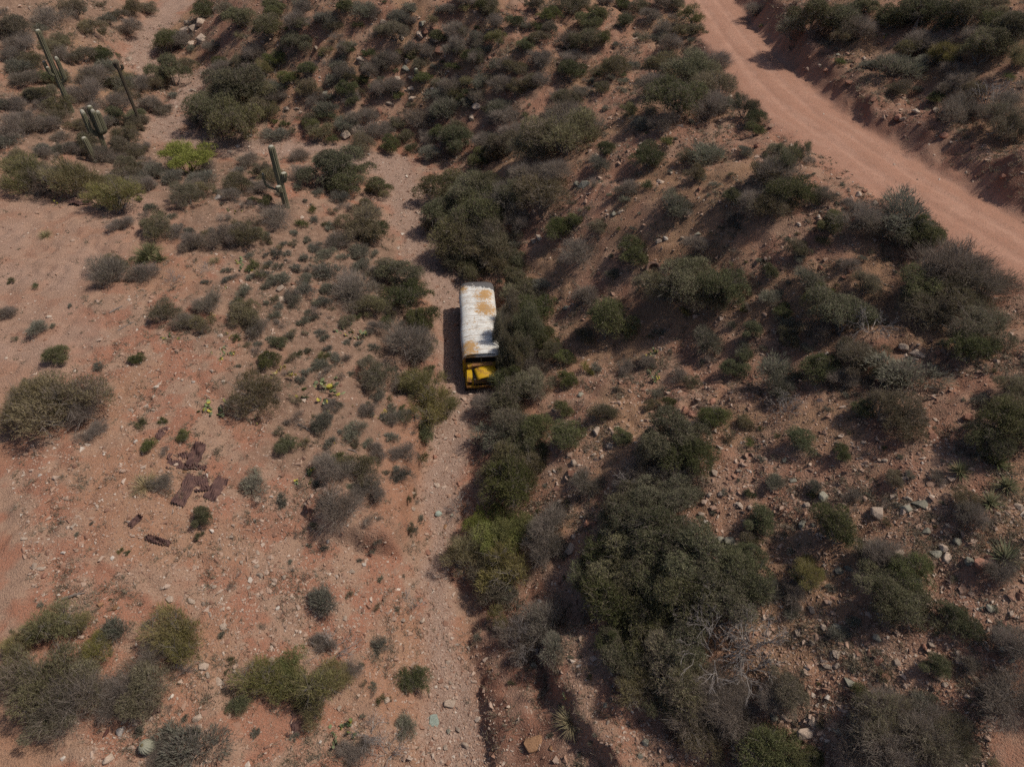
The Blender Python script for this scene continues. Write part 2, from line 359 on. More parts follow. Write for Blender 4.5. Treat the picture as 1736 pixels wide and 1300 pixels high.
# ------------------------------------------------------------------ labels: each photo region has a phrase, things are counted from the left inside it
CXS = [0, 250, 480, 700, 940, 1200, 1450, 1737]
CYS = [0, 140, 280, 430, 600, 780, 960, 1130, 1301]
ZONES = [
 ["on the slope around the tallest saguaro", "beside the upper sandy wash", "on the hill crest near the middle", "on the rocky outcrop hill", "on the slope left of the road's far end", "along the road's far bend", "on the hilltop above the road"],
 ["around the saguaro with clustered arms", "on the bank above the wash bend", "at the foot of the rocky hill", "on the slope above the wash mouth", "between the wash and the road bend", "on the slope just below the road", "on the bank above the road"],
 ["along the back edge of bare terrace", "around the lone tall saguaro", "beside the wash above the bus", "in the thicket just above the bus", "on the upper slope right of the thicket", "below the road's near bend", "beside the road near its lower edge"],
 ["on the bare pink terrace", "on the sage flat below the saguaro", "on the wash bank beside the bus", "right beside the bus", "on the stony slope right of the bus", "on the mid slope below the road", "in the big thicket under the road"],
 ["above the rusty metal sheets", "among the prickly pears", "on the bank below the bus's shadow", "in the thicket below the bus", "on the slope with the red ledge", "by the pale dead branches", "around the dark bushes above the yuccas"],
 ["around the rusty metal sheets", "on the rubble spill below the sheets", "above the red scarp by the wash", "by the yellow-green trees along the wash", "around the dark tree mass's top", "on the boulder-strewn slope", "beside the yuccas"],
 ["by the dark bushes on the terrace's lower edge", "on the rubble slope at lower left", "on the lower wash's stony bank", "along the lower wash's right bank", "in the great dark tree mass", "on the bouldery slope below the ledge", "on the dim slope below the yuccas"],
 ["near the barrel cactus", "around the fallen sheet under the green tree", "by the turquoise boulder", "on the eroded steps beside the wash", "at the foot of the dark tree mass", "by the large pale boulder below", "in the lower corner thicket"],
]
ORD = "first second third fourth fifth sixth seventh eighth ninth tenth eleventh twelfth thirteenth fourteenth fifteenth sixteenth seventeenth eighteenth nineteenth twentieth".split()
def zone(px, py):
    i = max(0, min(6, np.searchsorted(CXS, px, side='right') - 1)); j = max(0, min(7, np.searchsorted(CYS, py, side='right') - 1))
    return ZONES[j][i]
PENDING = []   # (object, px, py, adjective + noun, category, group)
def want_label(o, px, py, noun, cat, group): PENDING.append((o, px, py, noun, cat, group))
def finish_labels():
    cells = {}
    for t in PENDING: cells.setdefault((zone(t[1], t[2]), t[3]), []).append(t)
    for (z, noun), ts in cells.items():
        halves = [("", ts)]
        if len(ts) > 17:
            ts.sort(key=lambda t: t[2]); h = len(ts) // 2; halves = [(", farther half", ts[:h]), (", nearer half", ts[h:])]
        for suf, hs in halves:
            hs.sort(key=lambda t: t[1])
            for k, (o, px, py, _, cat, grp) in enumerate(hs):
                if len(ts) == 1: o["label"] = f"{noun} {z}"
                elif k == len(hs) - 1 and k > 1: o["label"] = f"rightmost {noun} {z}{suf}"
                elif k == 0: o["label"] = f"leftmost {noun} {z}{suf}"
                else: o["label"] = f"{noun} {z}, {ORD[min(k, 19)]} from the left{suf}"
                if len(o["label"].split()) > 16: o["label"] = o["label"].replace(" from the left", " from left").replace(" half", "")
                o["category"] = cat; o["group"] = grp
def tag(o, label, cat, group=None):
    o["label"] = label; o["category"] = cat
    if group: o["group"] = group
    return o
def empty(name, loc=(0, 0, 0), rz=0.0):
    o = bpy.data.objects.new(name, None); COL.objects.link(o); o.location = loc; o.rotation_euler = (0, 0, rz); o.empty_display_size = .2
    return o

# ------------------------------------------------------------------ plant materials
def plant_mat(name, c1, c2, twig, rough=.85, gain=1.8):
    c1, c2, twig = (tuple(q * gain for q in c) for c in (c1, c2, twig))
    m, nt, b = new_mat(name)
    oi = N(nt, "ShaderNodeObjectInfo").outputs["Random"]
    col = mix(nt, attr(nt, "tint"), c1, c2)
    hs = N(nt, "ShaderNodeHueSaturation"); nt.links.new(col, hs.inputs["Color"])
    nt.links.new(math_(nt, 'ADD', math_(nt, 'MULTIPLY', oi, .035), .4825), hs.inputs["Hue"])
    nt.links.new(math_(nt, 'ADD', math_(nt, 'MULTIPLY', math_(nt, 'FRACT', math_(nt, 'MULTIPLY', oi, 7.3)), .5), .75), hs.inputs["Value"])
    nt.links.new(math_(nt, 'ADD', math_(nt, 'MULTIPLY', math_(nt, 'FRACT', math_(nt, 'MULTIPLY', oi, 13.7)), .4), .75), hs.inputs["Saturation"])
    col = mix(nt, attr(nt, "twig"), hs.outputs[0], twig)
    nt.links.new(col, b.inputs["Base Color"]); b.inputs["Roughness"].default_value = rough
    b.inputs["Specular IOR Level"].default_value = .1
    tl = N(nt, "ShaderNodeBsdfTranslucent"); nt.links.new(col, tl.inputs[0]); ms = N(nt, "ShaderNodeMixShader"); ms.inputs[0].default_value = .35
    nt.links.new(b.outputs[0], ms.inputs[1]); nt.links.new(tl.outputs[0], ms.inputs[2])
    nt.links.new(ms.outputs[0], [n for n in nt.nodes if n.type == 'OUTPUT_MATERIAL'][0].inputs[0])
    return m
bark_m, nt, b = new_mat("bark"); g_ = noise(nt, N(nt, "ShaderNodeTexCoord").outputs["Object"], 9, 3)
nt.links.new(mix(nt, g_, (.15, .125, .11), (.30, .265, .235)), b.inputs["Base Color"])
TWG = (.17, .14, .125)
PM = {
 'm': plant_mat("mesquite_leaf", (.058, .060, .030), (.150, .142, .080), (.17, .14, .115)),
 'o': plant_mat("olive_leaf", (.074, .065, .034), (.170, .148, .088), (.19, .155, .125)),
 'g': plant_mat("grey_twig_leaf", (.085, .072, .055), (.170, .145, .115), (.21, .175, .15)),
 's': plant_mat("sage_leaf", (.088, .088, .064), (.175, .170, .132), (.18, .155, .13)),
 'y': plant_mat("yellow_green_leaf", (.105, .095, .034), (.210, .186, .080), (.23, .19, .115)),
 'k': plant_mat("dark_green_leaf", (.054, .062, .026), (.132, .134, .060), (.15, .125, .095)),
 'f': plant_mat("plume_leaf", (.060, .062, .032), (.140, .134, .076), (.16, .135, .11)),
 'p': plant_mat("palo_verde_leaf", (.095, .108, .024), (.19, .20, .058), (.16, .15, .06)),
 'd': plant_mat("dead_twig", (.17, .15, .14), (.27, .245, .23), (.25, .225, .21)),
 't': plant_mat("dry_grass_leaf", (.17, .145, .065), (.30, .25, .13), (.25, .2, .13)),
 'u': plant_mat("yucca_leaf", (.068, .076, .036), (.145, .145, .08), (.18, .15, .09)),
 'c': plant_mat("prickly_pear_pad", (.10, .125, .055), (.20, .22, .12), (.40, .34, .06)),
}

# ------------------------------------------------------------------ plant meshes (unit crown half-width, base at z = 0)
def tri_mesh(name, P, D, S, Lc, Wd, tint, twig, mat):
    """thin triangles: base centre P, direction D, side vector S"""
    n = len(P)
    co = np.empty((n, 3, 3)); co[:, 0] = P - S * Wd[:, None] * .5; co[:, 1] = P + S * Wd[:, None] * .5; co[:, 2] = P + D * Lc[:, None]
    me = bpy.data.meshes.new(name)
    me.vertices.add(n * 3); me.vertices.foreach_set("co", co.astype(np.float32).ravel())
    me.loops.add(n * 3); me.loops.foreach_set("vertex_index", np.arange(n * 3, dtype=np.int32))
    me.polygons.add(n); me.polygons.foreach_set("loop_start", np.arange(0, n * 3, 3, dtype=np.int32))
    me.update(calc_edges=True)
    set_attr(me, "tint", np.repeat(tint, 3)); set_attr(me, "twig", np.repeat(twig, 3))
    me.materials.append(mat); return me
def unit(v): return v / (np.linalg.norm(v, axis=-1, keepdims=True) + 1e-9)
def tubes(name, segs, mat, sides=4):
    """segs: list of (p0, p1, r0, r1)"""
    co, fa = [], []
    for p0, p1, r0, r1 in segs:
        d = unit(np.asarray(p1) - np.asarray(p0)); a = unit(np.cross(d, [.31, .2, .93])); c = np.cross(d, a)
        k = len(co)
        for p, r in ((p0, r0), (p1, r1)):
            for i in range(sides):
                t = 2 * math.pi * i / sides; co.append(np.asarray(p) + r * (a * math.cos(t) + c * math.sin(t)))
        for i in range(sides): fa.append((k + i, k + (i + 1) % sides, k + sides + (i + 1) % sides, k + sides + i))
    me = bpy.data.meshes.new(name); me.from_pydata([tuple(v) for v in co], [], fa); me.materials.append(mat)
    n = len(co); set_attr(me, "tint", rng.random(n)); set_attr(me, "twig", np.ones(n)); me.update(); return me

def make_shrub(key, height, nl, n, L, Wd, lob=(.34, .52), outward=.45, upward=.2, twigfrac=.2, flat=1.0, gap=.35, stems=8, lift=.25, seed=1, shell=.55):
    r = np.random.default_rng(seed)
    cen, rad = [], []
    # lobes of very unequal size, pulled to one side, some missing
    off = r.normal(size=2) * .10; el = r.uniform(.78, 1.15); ea = r.random() * 3.14
    for i in range(nl):
        a = 2 * math.pi * (i * .618 + r.random() * .35); q = math.sqrt((i + .5) / nl) * r.uniform(.5, .9)
        rr = r.uniform(lob[0] * .62, lob[1] * 1.05); cz = height * (lift + (.78 - lift) * r.random() * (1 - .55 * q))
        cz = max(cz, rr * .5 * flat)
        x_, y_ = q * math.cos(a), q * math.sin(a)
        u_, v_ = x_ * math.cos(ea) + y_ * math.sin(ea), -x_ * math.sin(ea) + y_ * math.cos(ea)
        u_ *= el; v_ /= el
        cen.append((u_ * math.cos(ea) - v_ * math.sin(ea) + off[0], u_ * math.sin(ea) + v_ * math.cos(ea) + off[1], cz)); rad.append(rr)
    cen = np.array(cen); rad = np.array(rad)
    k = r.choice(nl, n, p=rad ** 2 / (rad ** 2).sum())
    u = unit(r.normal(size=(n, 3))); u[:, 2] = np.where(u[:, 2] < -.35, -u[:, 2], u[:, 2])
    ra = shell + (1.06 - shell) * r.random(n) ** .7; fr = r.random(n) < .14; ra = np.where(fr, 1.0 + .32 * r.random(n), ra)
    lobe_t = r.random(nl); lobe_w = r.random(nl) ** 2
    P = cen[k] + u * (rad[k] * ra)[:, None] * np.array([1, 1, flat * .9])
    # clumpiness: keep with probability from coarse 3-D cells
    cell = np.floor(P * 6.5 + r.random(3) * 10).astype(np.int64)
    hsh = _hash(cell[:, 0] * 7 + cell[:, 2] * 131, cell[:, 1] * 13, seed) / 65536.0
    keep = (hsh > gap) | (r.random(n) < .3)
    c2 = np.floor(P * 3.1 + r.random(3) * 10).astype(np.int64); h2 = _hash(c2[:, 0] * 5 + c2[:, 2] * 97, c2[:, 1] * 17, seed + 5) / 65536.0
    keep &= (h2 > .2) | (r.random(n) < .25)
    keep &= P[:, 2] > .02
    P, u = P[keep], u[keep]; hs = hsh[keep]; fr = fr[keep]; k = k[keep]; m = len(P)
    base = np.array([0, 0, -.15]); outw = unit(P - base)
    D = unit(r.normal(size=(m, 3)) * .75 + outw * outward * 1.6 + u * outward + np.array([0, 0, upward]))
    S = unit(np.cross(D, r.normal(size=(m, 3))))
    tw = (r.random(m) < twigfrac * (.5 + 1.8 * lobe_w[k])).astype(float)
    Ls = L * r.uniform(.6, 1.4, m) * (1 + .9 * tw); Ws = Wd * r.uniform(.7, 1.3, m) * (1 - .6 * tw); Ws = np.where(fr, Ws * .6, Ws)
    ns = 170 if n > 2000 else 40; ks = r.integers(0, nl, ns); us = unit(r.normal(size=(ns, 3)) + np.array([0, 0, .45])); Ps = cen[ks] + us * rad[ks][:, None] * .75
    Ps = np.maximum(Ps, np.array([-9, -9, .05])); P = np.concatenate([P, Ps]); D = np.concatenate([D, unit(us + unit(Ps) * .6 + r.normal(size=(ns, 3)) * .25)])
    S = unit(np.cross(D, r.normal(size=(m + ns, 3)))); Ls = np.concatenate([Ls, r.uniform(.22, .5, ns)]); Ws = np.concatenate([Ws, np.full(ns, max(.008, Wd * .55))])
    tw = np.concatenate([tw, (r.random(ns) < .55).astype(float)]); hs = np.concatenate([hs, r.random(ns)]); k = np.concatenate([k, ks]); m += ns
    tint = np.clip(.3 * r.random(m) + .3 * hs + .5 * lobe_t[k] - .05, 0, 1)
    fol = tri_mesh("foliage", P - D * Ls[:, None] * .4, D, S, Ls, Ws, tint, tw, PM[key])
    segs = []
    for i in range(stems):
        c = cen[i % nl] * np.array([1, 1, .9]); b0 = np.array([r.normal() * .05, r.normal() * .05, -.08])
        mid = b0 * .5 + c * .5 + r.normal(size=3) * .07 - np.array([0, 0, .06])
        t = .030 if stems < 12 else .022
        segs += [(b0, mid, t, t * .75), (mid, c, t * .75, t * .4)]
        for _ in range(9):
            e = c + unit(r.normal(size=3) + np.array([0, 0, .5])) * rad[i % nl] * r.uniform(.7, 1.5)
            m2 = (c + e) / 2 + r.normal(size=3) * .03
            segs += [(c, m2, t * .38, t * .24), (m2, e, t * .24, t * .08)]
            for _k in range(2): segs.append((m2, m2 + (e - c) * .45 + r.normal(size=3) * .09, t * .16, t * .06))
    st = tubes("branches", segs, bark_m if key != 'p' else PM['p'])
    return fol, st

def make_twiggy(key, seed, depth_=5, nst=7, spread=.9, height=1.0, thick=.02, leafn=0):
    """bare branching shrub"""
    r = np.random.default_rng(seed); segs = []
    def grow(p, d, ln, th, k):
        q = p + d * ln; segs.append((p, q, th, th * .7))
        if k == 0: return
        for _ in range(2 if r.random() < .75 else 3):
            nd = unit(d + r.normal(size=3) * .42 + np.array([0, 0, .06])); grow(q, nd, ln * r.uniform(.68, .9), th * .72, k - 1)
    for i in range(nst):
        a = 2 * math.pi * i / nst + r.normal() * .3
        d = unit(np.array([math.cos(a) * spread * r.uniform(.4, 1.1), math.sin(a) * spread * r.uniform(.4, 1.1), height * r.uniform(.6, 1.1)]))
        grow(np.array([math.cos(a) * .04, math.sin(a) * .04, -.06]), d, .33, thick, depth_)
    return tubes("branches", segs, PM[key], 3)

MESH = {}
def build(kind, fn, nvar): MESH[kind] = [fn(i) for i in range(nvar)]
build('m', lambda i: make_shrub('m', 1.35, 14 + i, 30000, .058, .022, gap=.44, seed=10 + i, twigfrac=.18, outward=.3, lob=(.25, .44)), 6)
build('k', lambda i: make_shrub('k', 1.25, 11 + i, 18000, .080, .023, gap=.42, seed=20 + i, twigfrac=.14, outward=.5, lob=(.28, .47)), 6)
build('o', lambda i: make_shrub('o', 1.15, 11 + i, 20000, .088, .0175, gap=.40, seed=30 + i, twigfrac=.28, outward=.55, lob=(.29, .49)), 6)
build('g', lambda i: make_shrub('g', 1.05, 9 + i, 9000, .18, .0155, gap=.35, seed=40 + i, twigfrac=.5, outward=.75, upward=.3, lob=(.34, .55), shell=.3), 6)
build('s', lambda i: make_shrub('s', .95, 6 + i, 3600, .20, .034, gap=.28, seed=50 + i, twigfrac=.2, outward=.9, upward=.35, lob=(.42, .6), stems=6, shell=.35), 6)
build('y', lambda i: make_shrub('y', 1.35, 12 + i, 8500, .16, .018, gap=.42, seed=60 + i, twigfrac=.25, outward=.6, upward=.5, lob=(.28, .46), shell=.35), 3)
build('p', lambda i: make_shrub('p', 1.0, 14, 12000, .09, .020, gap=.38, seed=70 + i, twigfrac=.14, outward=.4, upward=.5, flat=.5, lift=.62, stems=12, lob=(.26, .42)), 2)
build('f', lambda i: make_shrub('f', 2.1, 9 + i, 7000, .26, .018, gap=.45, seed=140 + i, twigfrac=.3, outward=.5, upward=1.5, lob=(.26, .44), shell=.2, lift=.35, flat=1.5), 2)
SMALL = {kd: [make_shrub(kd, .95, 4 + i, 900, .34, wd, gap=.2, seed=160 + i * 5 + ord(kd), twigfrac=tf, outward=1.0, upward=.5, lob=(.40, .62), stems=3, shell=.15)[0] for i in range(3)] for kd, wd, tf in (('k', .05, .15), ('o', .045, .3), ('g', .03, .5), ('s', .055, .2), ('y', .04, .2))}
build('d', lambda i: (None, make_twiggy('d', 80 + i, 5, 7, 1.0, .9, .020)), 3)

def pad_mesh(mat, tint, yl):
    co, fa = [], []
    rings = [(.06, .25), (.35, .85), (.68, 1.0), (.92, .55)]
    for q, ww in rings:
        for i in range(8):
            t = 2 * math.pi * i / 8; co.append((math.cos(t) * .42 * ww, math.sin(t) * .075 * ww, q))
    co += [(0, 0, 0), (0, 0, 1)]
    for j in range(3):
        for i in range(8): fa.append((j * 8 + i, j * 8 + (i + 1) % 8, j * 8 + 8 + (i + 1) % 8, j * 8 + 8 + i))
    for i in range(8): fa += [(32, (i + 1) % 8, i), (33, 24 + i, 24 + (i + 1) % 8)]
    me = bpy.data.meshes.new("pad"); me.from_pydata(co, [], fa); me.materials.append(mat); me.update()
    set_attr(me, "tint", np.full(34, tint)); set_attr(me, "twig", np.full(34, yl)); return me
def pear_pads(root, seed, meshes, npads):
    """pads as parts of a prickly pear, chained so that every pad grows from the ground or from another pad"""
    r = np.random.default_rng(seed); base = []
    for i in range(npads):
        if i < npads // 3 or not base:
            a = r.random() * 6.28; q = math.sqrt(r.random()) * .78; p = np.array([math.cos(a) * q, math.sin(a) * q, -.03])
            d = unit(np.array([math.cos(a) * .6, math.sin(a) * .6, .8]) + r.normal(size=3) * .35)
        else:
            p = base[r.integers(len(base))]; d = unit(r.normal(size=3) * .6 + np.array([0, 0, .8]) + np.array([p[0], p[1], 0]) * .5)
        ln = r.uniform(.20, .33); o = bpy.data.objects.new("pad", meshes[r.integers(len(meshes))]); COL.objects.link(o); o.parent = root
        o.location = tuple(p); o.scale = (ln, ln, ln)
        o.rotation_euler = (Vector(d).to_track_quat('Z', 'Y') @ Euler((0, 0, r.random() * 6.28)).to_quaternion()).to_euler()
        base.append(p + d * ln * .95)
PADS = [pad_mesh(PM['c'], .1, 0), pad_mesh(PM['c'], .4, 0), pad_mesh(PM['c'], .7, 0), pad_mesh(PM['c'], 1., 0), pad_mesh(PM['c'], .6, 0.8)]
MESH['c'] = [(None, None)]
def blades(key, seed, n, L, Wd, up, zlow=.02, rad=.12):
    r = np.random.default_rng(seed); a = r.random(n) * 6.283; el = r.uniform(-.05, 1.0, n) ** 1.0 * up
    D = unit(np.stack([np.cos(a) * np.cos(el), np.sin(a) * np.cos(el), np.sin(el)], 1))
    S = unit(np.stack([-np.sin(a), np.cos(a), np.zeros(n)], 1) + r.normal(size=(n, 3)) * .25)
    P = np.stack([np.cos(a) * rad * r.random(n), np.sin(a) * rad * r.random(n), np.full(n, zlow) + .1 * r.random(n)], 1)
    return tri_mesh("blades", P, D, S, L * r.uniform(.7, 1.15, n), Wd * r.uniform(.8, 1.2, n), r.random(n), (r.random(n) < .2).astype(float), PM[key])
MESH['u'] = [(None, blades('u', 95 + i, 130, 1.0, .075, 1.45)) for i in range(3)]
MESH['t'] = [(None, blades('t', 98 + i, 260, .95, .035, 1.35, rad=.4)) for i in range(3)]

